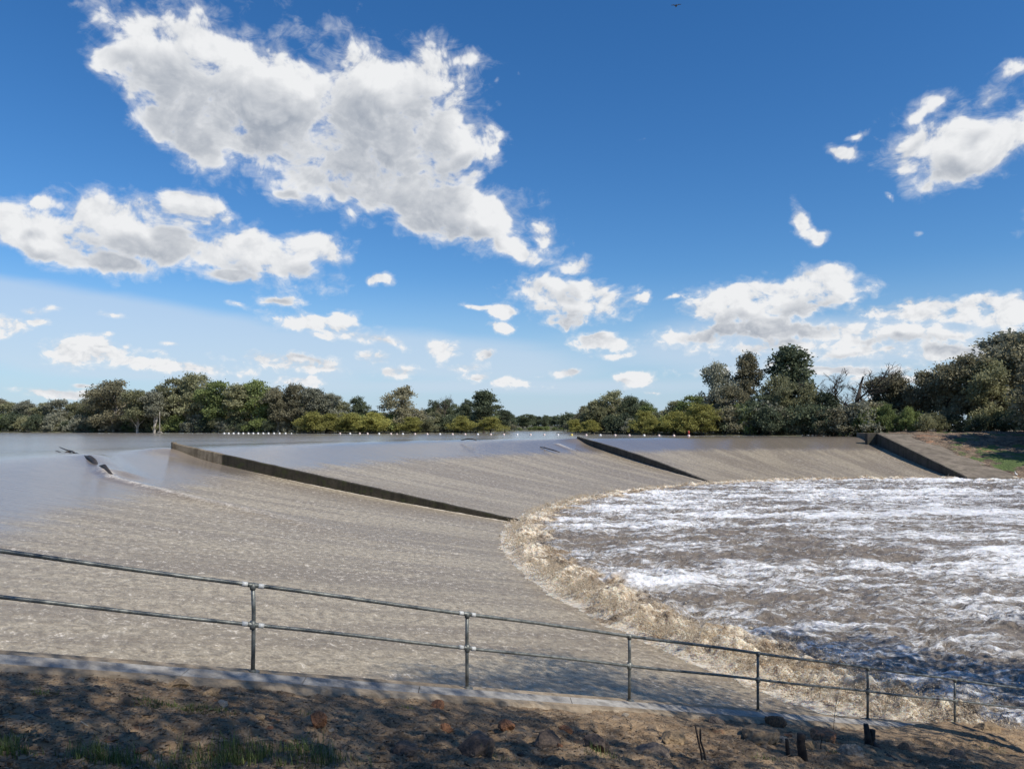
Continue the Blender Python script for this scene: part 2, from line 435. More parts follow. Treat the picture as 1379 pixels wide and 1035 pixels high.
# ------------------------------------------------------------------ water
def water_mats():
    # smooth muddy river
    m1, t, b, out = new_mat('river_water')
    P = t.pos()
    st = t.noise(t.vm('MULTIPLY', P, (.02, .09, 1)), 1.0, 4, .55, .6)
    t.put(b.inputs['Base Color'], t.mix(t.mr(st, .35, .65), (.21, .185, .16), (.30, .265, .23)))
    b.inputs['IOR'].default_value = 1.33; b.inputs['Roughness'].default_value = .14; b.inputs['Specular IOR Level'].default_value = .8
    h = t.m('ADD', t.m('MULTIPLY', t.noise(t.vm('MULTIPLY', P, (.35, 1.1, 1)), 1.0, 5, .6, .6), 1.0), t.m('MULTIPLY', st, 3.0))
    t.put(b.inputs['Normal'], t.bump(h, .30, .35))
    # the sheet running down the apron: glassy over the crest, rough and aerated lower down
    m2, t, b, out = new_mat('weir_water')
    uv = t.attr('rt', 'Vector'); rough = t.attr('rough'); foam = t.attr('foam')
    streak = t.noise(t.vm('MULTIPLY', uv, (.05, .55, 1)), 1.0, 5, .6)
    g1 = t.noise(t.vm('MULTIPLY', uv, (3.9, 2.7, 1)), 1.0, 5, .68, .6); g2 = t.noise(t.vm('MULTIPLY', uv, (14, 10, 1)), 1.0, 3, .7)
    gr = t.m('ADD', t.m('MULTIPLY', g1, .62), t.m('MULTIPLY', g2, .38))
    lines = t.noise(t.vm('MULTIPLY', uv, (.5, 4.5, 1)), 1.0, 5, .62, .4); st2 = t.noise(t.vm('MULTIPLY', uv, (.035, .22, 1)), 1.0, 4, .55)
    smooth_c = t.mix(streak, (.17, .14, .11), (.23, .19, .15))
    rough_c = t.mix(t.mr(gr, .36, .64), (.20, .160, .108), (.51, .430, .300))
    rough_c = t.mix(t.m('MULTIPLY', t.mr(t.m('ADD', t.m('MULTIPLY', streak, .6), t.m('MULTIPLY', st2, .4)), .42, .57), .62), rough_c, (.185, .145, .102))
    rough_c = t.mix(t.m('MULTIPLY', t.mr(t.m('ADD', gr, t.m('MULTIPLY', t.m('SUBTRACT', streak, .5), .25)), .56, .65), .9), rough_c, (.76, .68, .56))
    rf = t.m('ADD', rough, t.m('MULTIPLY', t.m('SUBTRACT', t.noise(t.vm('MULTIPLY', uv, (.12, .5, 1)), 1.0, 5, .65), .5), .95))
    rf = t.mr(rf, .2, .8)
    c = t.mix(rf, smooth_c, rough_c)
    fm = t.mr(t.m('ADD', foam, t.m('MULTIPLY', t.m('SUBTRACT', gr, .5), 1.5)), .25, .8)
    c = t.mix(fm, c, (.66, .58, .47))
    t.put(b.inputs['Base Color'], c); b.inputs['IOR'].default_value = 1.33; t.put(b.inputs['Specular IOR Level'], t.m('SUBTRACT', .95, t.m('MULTIPLY', rf, .5)))
    t.put(b.inputs['Roughness'], t.m('ADD', t.m('MULTIPLY', t.m('MAXIMUM', rf, fm), .22), .13))
    h = t.m('ADD', t.m('ADD', t.m('MULTIPLY', g1, t.m('ADD', t.m('MULTIPLY', rf, .8), .2)), t.m('MULTIPLY', g2, t.m('MULTIPLY', rf, .5))), t.m('MULTIPLY', lines, t.m('SUBTRACT', .9, t.m('MULTIPLY', rf, .9))))
    bs = t.m('ADD', t.m('MULTIPLY', rf, .30), .15)
    t.put(b.inputs['Normal'], t.bump(h, bs, .16))
    # the boiling pool
    m3, t, b, out = new_mat('pool_water')
    P = t.pos(); cream = t.attr('cream'); crest = t.attr('crest')
    wp = t.vm('ADD', P, t.vm('SCALE', t.vm('SUBTRACT', t.noise(P, .22, 3, .5, out=1), (.5, .5, .5)), sc=3.2))
    a = t.noise(t.vm('MULTIPLY', wp, (.065, .30, .30)), 1.0, 5, .6, .5)
    a2 = t.noise(t.vm('MULTIPLY', P, (.028, .10, .1)), 1.0, 3, .5, .4)
    r = t.noise(t.vm('MULTIPLY', wp, (.6, 1.7, 1.7)), 1.0, 7, .68, .8)
    vein = t.m('ABSOLUTE', t.m('SUBTRACT', t.noise(t.vm('MULTIPLY', wp, (.45, 1.15, 1.15)), 1.0, 6, .65, .9), .5))
    vein2 = t.m('ABSOLUTE', t.m('SUBTRACT', t.noise(t.vm('MULTIPLY', wp, (1.6, 3.4, 3.4)), 1.0, 4, .6, .9), .5))
    lace = t.m('SUBTRACT', 1.0, t.m('ADD', t.mr(vein, 0, .10), t.m('MULTIPLY', t.mr(vein2, 0, .11), .6)), clamp=True)
    f = t.m('ADD', t.m('MULTIPLY', t.m('SUBTRACT', a, .5), 2.6), t.m('MULTIPLY', t.m('SUBTRACT', a2, .5), 1.7))
    f = t.m('ADD', f, t.m('MULTIPLY', t.m('SUBTRACT', r, .5), 1.9))
    f = t.m('ADD', f, t.m('ADD', t.m('MULTIPLY', lace, .42), t.m('MULTIPLY', crest, .30)))
    foam = t.mr(f, -.16, .56)
    brown = t.mix(r, (.130, .108, .084), (.30, .25, .195))
    c = t.mix(foam, brown, (.78, .775, .76))
    pn = t.noise(P, 4.5, 6, .72)
    q = t.m('ADD', t.m('MULTIPLY', r, .55), t.m('MULTIPLY', pn, .65))
    cr = t.mix(t.mr(q, .42, .66), (.37, .27, .165), (.80, .70, .54))
    cr = t.mix(t.m('MULTIPLY', t.mr(t.m('SUBTRACT', t.noise(P, .7, 6, .68), t.m('MULTIPLY', t.m('SUBTRACT', cream, .9), .20)), .43, .56), .95), cr, t.mix(t.mr(q, .5, .75), (.19, .135, .082), (.42, .32, .21)))
    cm = t.mr(t.m('ADD', cream, t.m('MULTIPLY', t.m('SUBTRACT', a, .5), 1.2)), .25, .75)
    c = t.mix(cm, c, cr)
    t.put(b.inputs['Base Color'], c); b.inputs['IOR'].default_value = 1.33
    t.put(b.inputs['Roughness'], t.m('ADD', t.m('MULTIPLY', t.m('MAXIMUM', foam, cm), .5), .10))
    h = t.m('ADD', t.m('MULTIPLY', r, .8), t.m('ADD', t.m('MULTIPLY', t.noise(P, 3.2, 5, .65, .5), .5), t.m('MULTIPLY', foam, .25)))
    t.put(b.inputs['Normal'], t.bump(h, .9, .28))
    t.put(b.inputs['Subsurface Weight'], t.m('MAXIMUM', cm, t.m('MULTIPLY', foam, .5))); b.inputs['Subsurface Radius'].default_value = (1.0, .8, .6); b.inputs['Subsurface Scale'].default_value = .24
    return m1, m2, m3


LOG_A, LOG_B = np.array([-34.0, 60.0]), np.array([-24.9, 48.9])       # the log caught on the crest
STREAK = np.array([[-30.5, 55.5], [-25.6, 49.6], [-20.3, 48.0], [-16, 46.9], [-11.3, 45.1], [-4, 42.6], [1, 41]])
STREAK2 = np.array([[7.2, 121.5], [11.5, 114.0], [16.5, 107.5], [21, 101.5]])


def seg_dist(X, Y, pts):
    best = np.full(X.shape, 1e9); par = np.zeros(X.shape)
    L = np.concatenate([[0], np.cumsum(np.hypot(*np.diff(pts, axis=0).T))])
    for i in range(len(pts) - 1):
        a, b = pts[i], pts[i + 1]; d = b - a; q = d @ d
        t = np.clip(((X - a[0]) * d[0] + (Y - a[1]) * d[1]) / q, 0, 1)
        dd = np.hypot(X - a[0] - t * d[0], Y - a[1] - t * d[1])
        m = dd < best; best = np.where(m, dd, best); par = np.where(m, L[i] + t * math.sqrt(q), par)
    return best, par / L[-1]


WALLS = [((-29.9, 67.9), (0.7, 60.1), -1.52, -7.37), ((10.8, 127.0), (25.7, 101.9), -1.85, -7.25)]


def flow_surface(X, Y):
    r = np.hypot(X - CX, Y - CY)
    z = flow_z(r)
    d, s = seg_dist(X, Y, STREAK)
    wv = .35 * fbm(X * .8, Y * .8, 2, 45); prof = np.exp(-((d + wv * .3) / (.22 + 2.2 * s)) ** 2)
    z = z + .22 * prof * sstep(s, .05, .16) * (1 - sstep(s, .25, 1.0) * .9)
    foam = .75 * prof * (1.0 - .6 * sstep(s, .1, .95)) * sstep(s, .06, .13) * (.75 + .35 * fbm(X * 1.6, Y * 1.6, 3, 47))
    d2, s2 = seg_dist(X, Y, STREAK2); p2 = np.exp(-(d2 / (.5 + 1.6 * s2)) ** 2)
    foam = np.maximum(foam, p2 * (.6 - .6 * sstep(s2, .02, .45))); z = z + .15 * p2 * (1 - s2)
    # water swelling over the upstream half of the log
    dl, sl = seg_dist(X, Y, np.array([[-33.5, 60.5], [-26.5, 52.2]])); z = z + .30 * np.exp(-(dl / 1.3) ** 2) * sstep(sl, 0, .4)
    for a, b, z0, z1 in WALLS:                                   # piled up at the noses, thin foam edge along the walls
        d, s = seg_dist(X, Y, np.array([a, b]))
        z = z + .42 * np.exp(-(np.hypot(X - a[0], Y - a[1]) / 2.2) ** 2)
        foam = np.maximum(foam, .75 * np.exp(-(np.maximum(d - .3, 0) / .38) ** 2) * sstep(s, .12, .5))
    amp = sstep(r, 88, 74)
    z = z + amp * (.035 * fbm(X * 1.3, Y * 1.3, 3, 41) + .02 * fbm(X * 4, Y * 4, 2, 43))
    return r, z, foam


def build_water():
    m1, m2, m3 = water_mats()
    # weir: polar sheet about the centre of the weir
    th = np.radians(np.concatenate([np.arange(79, 165, .16), np.arange(165, 186, .075), np.arange(186, 222, .14)]))
    rr = np.concatenate([np.arange(55, 98.01, .22)])
    T, Rr = np.meshgrid(th, rr, indexing='ij'); X, Y = CX + Rr * np.cos(T), CY + Rr * np.sin(T)
    r, z, foam = flow_surface(X, Y)
    rough = sstep(r, 86.5, 76.5); rough = np.where(T > R(196), np.maximum(rough, sstep(r, 84.5, 76)), rough)
    me = grid_mesh('weir_water', np.stack([X, Y, z], -1), {'rt': np.stack([Rr, T * 75, 0 * T], -1), 'rough': rough, 'foam': foam})
    tag(link('weir_water', me, m2), kind='structure')
    # river
    th = np.radians(np.arange(60, 246, 1.0)); rr = np.concatenate([np.arange(98, 150, 4.0), np.arange(150, 420, 12.0)])
    T, Rr = np.meshgrid(th, rr, indexing='ij'); X, Y = CX + Rr * np.cos(T), CY + Rr * np.sin(T)
    z = RIVER_Z + 0 * X; z[:, 0] = flow_z(98.0)
    tag(link('river_water', grid_mesh('river_water', np.stack([X, Y, z], -1)), m1), kind='structure')
    # pool: rough roller along the toe, choppy water beyond
    th = np.radians(np.concatenate([np.arange(77, 150, .14), np.arange(150, 192, .075), np.arange(192, 224, .05)]))
    s = np.concatenate([np.arange(-1.6, 7, .055), np.arange(7, 22, .10), np.arange(22, 59, .32)])
    T, S = np.meshgrid(th, s, indexing='ij')
    wob = .75 * fbm(T * 22, 0 * T, 3, 51) + .40 * fbm(T * 90, S * .3, 3, 52, .6)
    Rr = np.maximum(RT - S + wob, .5); X, Y = CX + Rr * np.cos(T), CY + Rr * np.sin(T)
    nearf = .62 + .38 * sstep(np.degrees(T), 165, 200)
    big = fbm(X * .33, Y * .33, 3, 61); mid = fbm(X * .95, Y * .95, 3, 62, .5, 'billow'); fine = fbm(X * 3.0, Y * 3.0, 4, 63, .55, 'billow'); tiny = fbm(X * 9, Y * 9, 2, 64, .6)
    env = sstep(S, -.8, .9) * (1 - .86 * sstep(S, .7, 5.0))
    roll = env * nearf * (.58 + .85 * big + .46 * mid + .14 * fine + .03 * tiny)
    calm = sstep(S, .5, 4)
    chop = calm * (1 - .55 * sstep(S, 14, 55)) * (.42 * fbm(X * .30, Y * .50, 4, 71, .5) + .19 * fbm(X * .9, Y * 1.6, 4, 72, .5, 'ridge') + .03 * fbm(X * 3, Y * 4.5, 3, 73, .6))
    z = POOL_Z + .10 + .8 * roll + chop - .10 * sstep(S, 0, 5)
    base = flow_z(Rr) + .03                                        # upstream edge runs out over the falling sheet
    z = np.where(S < 1.2, np.maximum(z, base - .9 * sstep(S, -.6, -1.6) ) , z)
    # overhang: push crests of the roller back upstream
    push = env * nearf * (.30 * np.maximum(mid, 0) + .10 * fine)
    X = X + push * np.cos(T); Y = Y + push * np.sin(T)
    cream = 1.3 * (1 - sstep(S, .0 + .9 * big, 4.2 + 4.5 * big)); crest = np.clip(chop * 2.2 + .3 * mid * env, -1, 1)
    me = grid_mesh('pool_water', np.stack([X, Y, z], -1), {'cream': cream, 'crest': crest})
    tag(link('pool_water', me, m3), kind='structure')
    # pool water outside the ring (right, downstream)
    Xs, Ys = np.meshgrid(np.arange(58, 200, 4.0), np.arange(10, 112, 4.0), indexing='ij')
    keep = np.hypot(Xs - CX, Ys - CY) > 0
    me = grid_mesh('pool_water', np.stack([Xs, Ys, 0 * Xs + POOL_Z - .12], -1), {'cream': 0 * Xs, 'crest': 0 * Xs})
    tag(link('pool_water', me, m3), kind='structure')
    # spray: torn lumps and drops thrown up along the toe
    rng = np.random.default_rng(5)
    n = 36000
    t = np.radians(np.concatenate([rng.uniform(186, 216, int(n * .6)), rng.uniform(150, 186, int(n * .28)), rng.uniform(84, 150, n - int(n * .6) - int(n * .28))]))
    ss = rng.gamma(2.0, .9, n) - .9
    rr = RT - ss + .75 * fbm(t * 22, 0 * t, 3, 51) + .40 * fbm(t * 90, ss * .3, 3, 52, .6)
    x, y = CX + rr * np.cos(t), CY + rr * np.sin(t)
    bg = fbm(x * .33, y * .33, 3, 61); md = fbm(x * .95, y * .95, 3, 62, .5, 'billow')
    nf = .62 + .38 * sstep(np.degrees(t), 165, 200)
    lift = nf * (.42 + .40 * bg + .30 * md) * np.exp(-np.maximum(ss - .5, 0) / 3.0)
    zz = np.maximum(POOL_Z + .05 + .8 * lift, flow_z(rr)) + rng.exponential(.16, n) * nf * (.35 + 1.3 * sstep(fbm(x * .9, y * .9, 2, 66), -.2, .6))
    # plumes: short jets of drops above the roller
    npl, per = 760, 85
    tp = np.radians(np.concatenate([rng.uniform(192, 216, int(npl * .62)), rng.uniform(150, 192, int(npl * .26)), rng.uniform(84, 150, npl - int(npl * .62) - int(npl * .26))]))
    sp = rng.gamma(1.6, .8, npl) - .3; rp = RT - sp + .75 * fbm(tp * 22, 0 * tp, 3, 51) + .40 * fbm(tp * 90, sp * .3, 3, 52, .6)
    xp, yp = CX + rp * np.cos(tp), CY + rp * np.sin(tp); nfp = .55 + .45 * sstep(np.degrees(tp), 165, 200)
    hp = rng.gamma(2.2, .16, npl) * nfp * np.exp(-np.maximum(sp - 1, 0) / 2.0) + .08
    q = rng.random((npl, per)) ** 1.5; wd = (.10 + .30 * hp[:, None]) * (.35 + .9 * q)
    px_ = xp[:, None] + rng.normal(0, 1, (npl, per)) * wd + (.35 * q * hp[:, None]) * np.cos(tp)[:, None] * rng.uniform(-.6, 1, (npl, 1))
    py_ = yp[:, None] + rng.normal(0, 1, (npl, per)) * wd
    zb = np.maximum(POOL_Z + .05 + .8 * nfp * (.5 + .5 * fbm(xp * .33, yp * .33, 3, 61)) * np.exp(-np.maximum(sp - .5, 0) / 3.0), flow_z(rp))
    pz_ = zb[:, None] - .05 + q * hp[:, None] + rng.normal(0, .03, (npl, per))
    x = np.concatenate([x, px_.ravel()]); y = np.concatenate([y, py_.ravel()]); zz = np.concatenate([zz, pz_.ravel()]); t = np.concatenate([t, np.repeat(tp, per)]); n = len(x)
    size = rng.lognormal(math.log(.0095), .5, n) * (1.0 + .6 * (np.degrees(t) < 186) + .8 * (np.degrees(t) < 150))
    oct_v = np.array([[1, 0, 0], [-1, 0, 0], [0, 1, 0], [0, -1, 0], [0, 0, 1], [0, 0, -1]], float)
    oct_f = np.array([[0, 2, 4], [2, 1, 4], [1, 3, 4], [3, 0, 4], [2, 0, 5], [1, 2, 5], [3, 1, 5], [0, 3, 5]])
    V = oct_v[None] * size[:, None, None] * rng.uniform(.5, 1.7, (n, 6, 1)) + rng.normal(0, .3, (n, 6, 3)) * size[:, None, None]
    V[..., 2] *= .8; V += np.stack([x, y, zz], -1)[:, None]
    Fq = (oct_f[None] + 6 * np.arange(n)[:, None, None]).reshape(-1, 3)
    m, tt, b, out = new_mat('spray')
    c = tt.mix(tt.noise(tt.pos(), 1.3, 4, .6), (.62, .52, .38), (.86, .78, .64))
    tt.put(b.inputs['Base Color'], c); b.inputs['Roughness'].default_value = .9; b.inputs['Specular IOR Level'].default_value = .1
    tr = tt.node('ShaderNodeBsdfTranslucent'); tt.put(tr.inputs[0], c); ms = tt.node('ShaderNodeMixShader'); ms.inputs[0].default_value = .5
    tt.l.new(b.outputs[0], ms.inputs[1]); tt.l.new(tr.outputs[0], ms.inputs[2]); tt.l.new(ms.outputs[0], out.inputs[0])
    o = link('spray', mesh_from('spray', V.reshape(-1, 3), Fq, True), m)
    tag(o, 'torn brown and cream spray thrown up along the foot of the weir', 'spray', kind='stuff')


DIRT = build_near_bank()
build_far_ground(DIRT)
build_water()


# ------------------------------------------------------------------ concrete: dividing walls, abutment, kerb
def concrete_mat(name, dark, light, stain, scale=1.0, moss=0.0):
    m, t, b, out = new_mat(name)
    P = t.pos()
    n = t.noise(P, .9 * scale, 6, .65); n2 = t.noise(P, 7 * scale, 5, .65)
    drip = t.noise(t.vm('MULTIPLY', P, (2.4 * scale, 2.4 * scale, .25 * scale)), 1.0, 5, .65)
    c = t.mix(t.mr(n, .3, .7), dark, light)
    c = t.mix(t.m('MULTIPLY', t.mr(drip, .45, .65), .75), c, stain)
    c = t.mix(t.m('MULTIPLY', t.mr(n2, .55, .35), .45), c, stain)
    if moss:
        c = t.mix(t.m('MULTIPLY', t.mr(t.noise(P, 1.7 * scale, 5, .6), .5, .65), moss), c, (.045, .05, .018))
    t.put(b.inputs['Base Color'], c); b.inputs['Roughness'].default_value = .85; b.inputs['Specular IOR Level'].default_value = .25
    t.put(b.inputs['Normal'], t.bump(t.m('ADD', n2, n), .5, .04))
    return m


def prism(sections, closed=True):
    """sections: list of equal-length loops of points -> verts, faces of the lofted solid"""
    n = len(sections[0]); V = [tuple(p) for s_ in sections for p in s_]; Fc = []
    for i in range(len(sections) - 1):
        for j in range(n if closed else n - 1):
            k = (j + 1) % n
            Fc.append((i * n + j, i * n + k, (i + 1) * n + k, (i + 1) * n + j))
    if closed:
        Fc.append(tuple(reversed(range(n)))); Fc.append(tuple((len(sections) - 1) * n + j for j in range(n)))
    return V, Fc


def py_mesh(name, V, Fc, smooth=False):
    me = bpy.data.meshes.new(name); me.from_pydata([tuple(map(float, v)) for v in V], [], Fc); me.update()
    if smooth: me.polygons.foreach_set('use_smooth', np.ones(len(me.polygons), bool))
    import bmesh
    bm = bmesh.new(); bm.from_mesh(me); bmesh.ops.recalc_face_normals(bm, faces=bm.faces); bm.to_mesh(me); bm.free()
    return me


def build_walls():
    wet = concrete_mat('wet_concrete', (.034, .029, .020), (.062, .052, .036), (.020, .018, .012), 1.0, .7)
    dry = concrete_mat('weathered_concrete', (.16, .128, .085), (.27, .22, .155), (.085, .066, .042), 1.2, .2)
    old = concrete_mat('stained_concrete', (.060, .052, .042), (.105, .092, .075), (.038, .034, .028), .6, .35)
    slabm = concrete_mat('slab_concrete', (.17, .14, .105), (.27, .225, .17), (.12, .10, .075), .35, .2)
    labels = ['long mossy dividing wall with a pale concrete nose, running down the weir nearest the log',
              'dark dividing wall in the middle of the weir, shorter, beyond the long mossy one']
    for (a, b, z0, z1), lab, i in zip(WALLS, labels, range(2)):
        root = empty('dividing_wall', (a[0], a[1], z0)); tag(root, lab, 'wall', 'dividing walls down the weir')
        L = math.hypot(b[0] - a[0], b[1] - a[1]); rz = math.atan2(b[1] - a[1], b[0] - a[0]); root.rotation_euler = (0, 0, rz)
        fall = (z1 - z0) / L; hw = .22

        def loft(s0, s1, hw, up, dn, nose=0.0, n=14):
            S = []
            for q in np.linspace(s0, s1, n):
                z = fall * q + (.38 * math.sin(math.pi * min(q / L, 1)) if i else 0); w_ = hw
                jt = .012 * math.sin(q * 7.1) + .012 * math.sin(q * 3.3)
                S.append([(q, -w_, z + dn), (q, -w_, z + up - .04 + jt), (q, -w_ + .04, z + up + jt), (q, w_ - .04, z + up + jt), (q, w_, z + up - .04 + jt), (q, w_, z + dn)])
            return prism(S)
        head = 5.2 if i == 0 else .6
        link('wall_body', py_mesh('wall_body', *loft(head if i == 0 else .3, L + .3, hw, 0, -2.6, n=40)), wet if i == 0 else old, root)
        if i == 0:
            link('wall_head', py_mesh('wall_head', *loft(.3, head - .005, hw, .002, -2.4)), dry, root)
        nose = []
        for q in range(9):
            an = math.pi / 2 + math.pi * q / 8; nose.append((.3 + .26 * math.cos(an) * 1.3, .25 * math.sin(an)))
        S = [[(x, y, z) for x, y in nose] for z in (-2.4, .02, .05)]
        S[2] = [(.3 + (x - .3) * .85, y * .85, z) for (x, y), z in zip(nose, [.05] * 9)]
        link('wall_nose', py_mesh('wall_nose', *prism(S)), dry if i == 0 else old, root)
    # far abutment: wing wall with a broad concrete slope behind it
    root = empty('abutment', (64.4, 136.0, -1.5)); tag(root, 'sloping concrete abutment with a wing wall at the far right end of the weir', 'abutment')
    A, B = np.array([64.4, 136.4, -1.52]), np.array([62.9, 107.2, -7.2])
    o0 = np.array([64.4, 136.0, -1.5])

    def wl(t_, off, dz=0.0):
        p = A + (B - A) * t_; return (p[0] + off - o0[0], p[1] - o0[1], p[2] + dz - o0[2])
    S = [[wl(t_, 0, -3), wl(t_, 0, .10), wl(t_, .28, .10), wl(t_, .28, -3)] for t_ in np.linspace(0, 1, 24)]
    link('wing_wall', py_mesh('wing_wall', *prism(S)), old, root)
    S = [[wl(t_, .285, .02), wl(t_, 5.9 + 1.6 * t_ + .25 * math.sin(t_ * 9), .05 - .1 * t_), wl(t_, 6.3 + 1.6 * t_, -1.5), wl(t_, .285, -1.5)] for t_ in np.linspace(.02, 1.0, 24)]
    link('slab', py_mesh('slab', *prism(S)), slabm, root)
    z = 0.16
    S = [[(-1.6, .42, zz), (.30, .42, zz), (.30, 1.4, zz), (-1.6, 1.4, zz)] for zz in (-2.6, .12)]
    link('end_pier', py_mesh('end_pier', *prism(S)), old, root)
    S = [[(x, .45, -2), (x, .45, -.02 + .0 * x), (x, 9, .1), (x, 9, -2)] for x in (.31, 5.6)]
    link('upper_slab', py_mesh('upper_slab', *prism(S)), slabm, root)


def build_kerb():
    cap = concrete_mat('kerb_concrete', (.30, .285, .26), (.42, .40, .36), (.20, .185, .165), 1.6)
    tan = concrete_mat('dusty_concrete', (.26, .205, .14), (.38, .31, .225), (.17, .13, .085), 1.6)
    u0 = -16.0; x0, y0 = xy(u0, 0)
    root = empty('kerb', (x0, y0, float(kerb_z(u0)))); tag(root, 'cracked concrete kerb of blue grey coping and dusty edges below the handrail', 'kerb')
    oz = float(kerb_z(u0))
    cuts = [-16, -13.7, -11.2, -8.55, -7.18, -5.62, -3.1, -.4, 2.2, 4.9, 8.2]

    def strip(ua, ub, prof, n=8, skew=0.0):
        S = []
        for u in np.linspace(ua, ub, n):
            S.append([(*(np.array(xy(u + skew * (w_ - .33), w_)) - (x0, y0)), float(kerb_z(u)) + dz - oz) for w_, dz in prof])
        return prism(S)
    for i, (ua, ub) in enumerate(zip(cuts[:-1], cuts[1:])):
        V, Fc = strip(ua + .006, ub - .006, [(.19, -.4), (.19, -.01), (.2, 0), (.465, 0), (.475, -.01), (.475, -.4)], skew=-.55)
        link('coping', py_mesh('coping', V, Fc), cap, root)
    V, Fc = strip(-16, 9, [(-.2, -2.2), (-.17, -.035), (-.15, -.025), (.10, -.022), (.183, -.006), (.183, -2.2)], 60)
    link('back_strip', py_mesh('back_strip', V, Fc), tan, root)
    V, Fc = strip(-16, 8, [(.482, -.5), (.482, -.006), (.60, -.022), (.80, -.14), (.85, -.5)], 60)
    link('front_strip', py_mesh('front_strip', V, Fc), tan, root)


# ------------------------------------------------------------------ tubes
def tubes(paths, sides=8):
    """paths: list of (points, radii) -> verts, quads"""
    V, Fc = [], []
    for pts, rad in paths:
        pts = [Vector(p) for p in pts]; base = len(V)
        prev = None
        for i, p in enumerate(pts):
            d = (pts[min(i + 1, len(pts) - 1)] - pts[max(i - 1, 0)]).normalized()
            if prev is None:
                a = d.cross(Vector((0, 0, 1)));  a = a if a.length > .05 else d.cross(Vector((1, 0, 0)))
            else: a = prev - d * prev.dot(d)
            a.normalize(); b = d.cross(a); prev = a
            for k in range(sides):
                an = 2 * math.pi * k / sides
                V.append(tuple(p + (a * math.cos(an) + b * math.sin(an)) * rad[i]))
        for i in range(len(pts) - 1):
            for k in range(sides):
                j = (k + 1) % sides
                Fc.append((base + i * sides + k, base + i * sides + j, base + (i + 1) * sides + j, base + (i + 1) * sides + k))
        Fc.append(tuple(base + k for k in reversed(range(sides)))); Fc.append(tuple(base + (len(pts) - 1) * sides + k for k in range(sides)))
    return V, Fc


def build_railing():
    m, t, b, out = new_mat('galvanised_pipe')
    P = t.pos(); n = t.noise(P, 9, 5, .65); n2 = t.noise(P, 45, 3, .6)
    c = t.mix(t.mr(n, .35, .65), (.10, .11, .105), (.22, .23, .215)); c = t.mix(t.m('MULTIPLY', t.mr(n2, .55, .7), .6), c, (.16, .15, .12))
    t.put(b.inputs['Base Color'], c); b.inputs['Metallic'].default_value = .55; b.inputs['Roughness'].default_value = .52
    t.put(b.inputs['Normal'], t.bump(n2, .25, .005))
    m2, t, b2, out = new_mat('bright_sleeve')
    t.put(b2.inputs['Base Color'], t.mix(t.noise(t.pos(), 30, 3, .5), (.40, .41, .40), (.62, .63, .61))); b2.inputs['Roughness'].default_value = .5
    U = [-13.6, -10.7, -7.72, -4.71, -1.68, 1.41, 4.74, 8.03, 11.3]
    H, HM = 1.05, .56
    u0 = U[2]; x0, y0 = xy(u0, 0); o0 = Vector((x0, y0, RZ + RS * u0))
    root = empty('railing', o0); tag(root, 'two rail galvanised pipe handrail sloping down the near side of the weir', 'railing')

    def pt(u, dz): x, y = xy(u, 0); return Vector((x, y, RZ + RS * u + dz)) - o0
    for nm, h in (('top_rail', H), ('middle_rail', HM)):
        us = np.linspace(-15.5, 12.5, 57)
        pts = [pt(u, h + .006 * math.sin(u * 1.7 + h)) for u in us]
        link(nm, py_mesh(nm, *tubes([(pts, [.0255 if h == H else .0235] * len(pts))], 12), True), m, root)
    for i, u in enumerate(U):
        lean = Vector((RD[0], RD[1], 0)) * (.018 if i == 2 else .006 * (-1) ** i)
        foot = pt(u, 0) + Vector((0, 0, float(kerb_z(u)) - RZ - RS * u - .03))
        top = pt(u, H)
        pts = [foot, foot.lerp(top, .3) + lean * .4, foot.lerp(top, .7) + lean * .6, top]
        po = link('post', py_mesh('post', *tubes([(pts, [.0255] * 4)], 12), True), m, root)
        fl = [(foot + Vector((0, 0, z))) for z in (-.004, .012)]
        link('base_plate', py_mesh('base_plate', *tubes([(fl, [.085, .085]), ([fl[1], fl[1] + Vector((0, 0, .03))], [.043, .036])], 16)), m, po)
        d = (pt(u + .1, 0) - pt(u - .1, 0)).normalized()
        for h in (H, HM):
            c = pt(u, h); q = [c - d * .062, c - d * .05, c - d * .022, c, c + d * .022, c + d * .05, c + d * .062]
            link('pipe_joint', py_mesh('pipe_joint', *tubes([(q, [.028, .030, .033, .035, .033, .030, .028]), ([c - Vector((0, 0, .055)), c - Vector((0, 0, .02)), c + Vector((0, 0, .05 if h == HM else .02))], [.035, .038, .035])], 12), True), m, po)
            if i in (2, 3):
                for sg in (-1, 1):
                    link('sleeve', py_mesh('sleeve', *tubes([([c + d * sg * .068, c + d * sg * .135], [.0305, .0305])], 12), True), m2, po)


build_walls()
build_kerb()
build_railing()


# ------------------------------------------------------------------ trees
def leaf_mat(name, dark, light, hue_var=.25):
    m, t, b, out = new_mat(name)
    tint = t.attr('tint'); rnd = t.node('ShaderNodeObjectInfo').outputs['Random']
    n = t.noise(t.pos(), 1.1, 3, .6)
    f = t.m('ADD', t.m('MULTIPLY', tint, .65), t.m('ADD', t.m('MULTIPLY', t.m('SUBTRACT', rnd, .5), .5), t.m('MULTIPLY', n, .35)), clamp=True)
    c = t.mix(f, dark, light)
    c = t.mix(t.m('MULTIPLY', t.m('SUBTRACT', 1.0, rnd), hue_var), c, (.115, .075, .045))
    t.put(b.inputs['Base Color'], c); b.inputs['Roughness'].default_value = .6; b.inputs['Specular IOR Level'].default_value = .25
    tr = t.node('ShaderNodeBsdfTranslucent'); t.put(tr.inputs[0], c)
    ms = t.node('ShaderNodeMixShader'); ms.inputs[0].default_value = .36
    t.l.new(b.outputs[0], ms.inputs[1]); t.l.new(tr.outputs[0], ms.inputs[2]); t.l.new(ms.outputs[0], out.inputs[0])
    return m


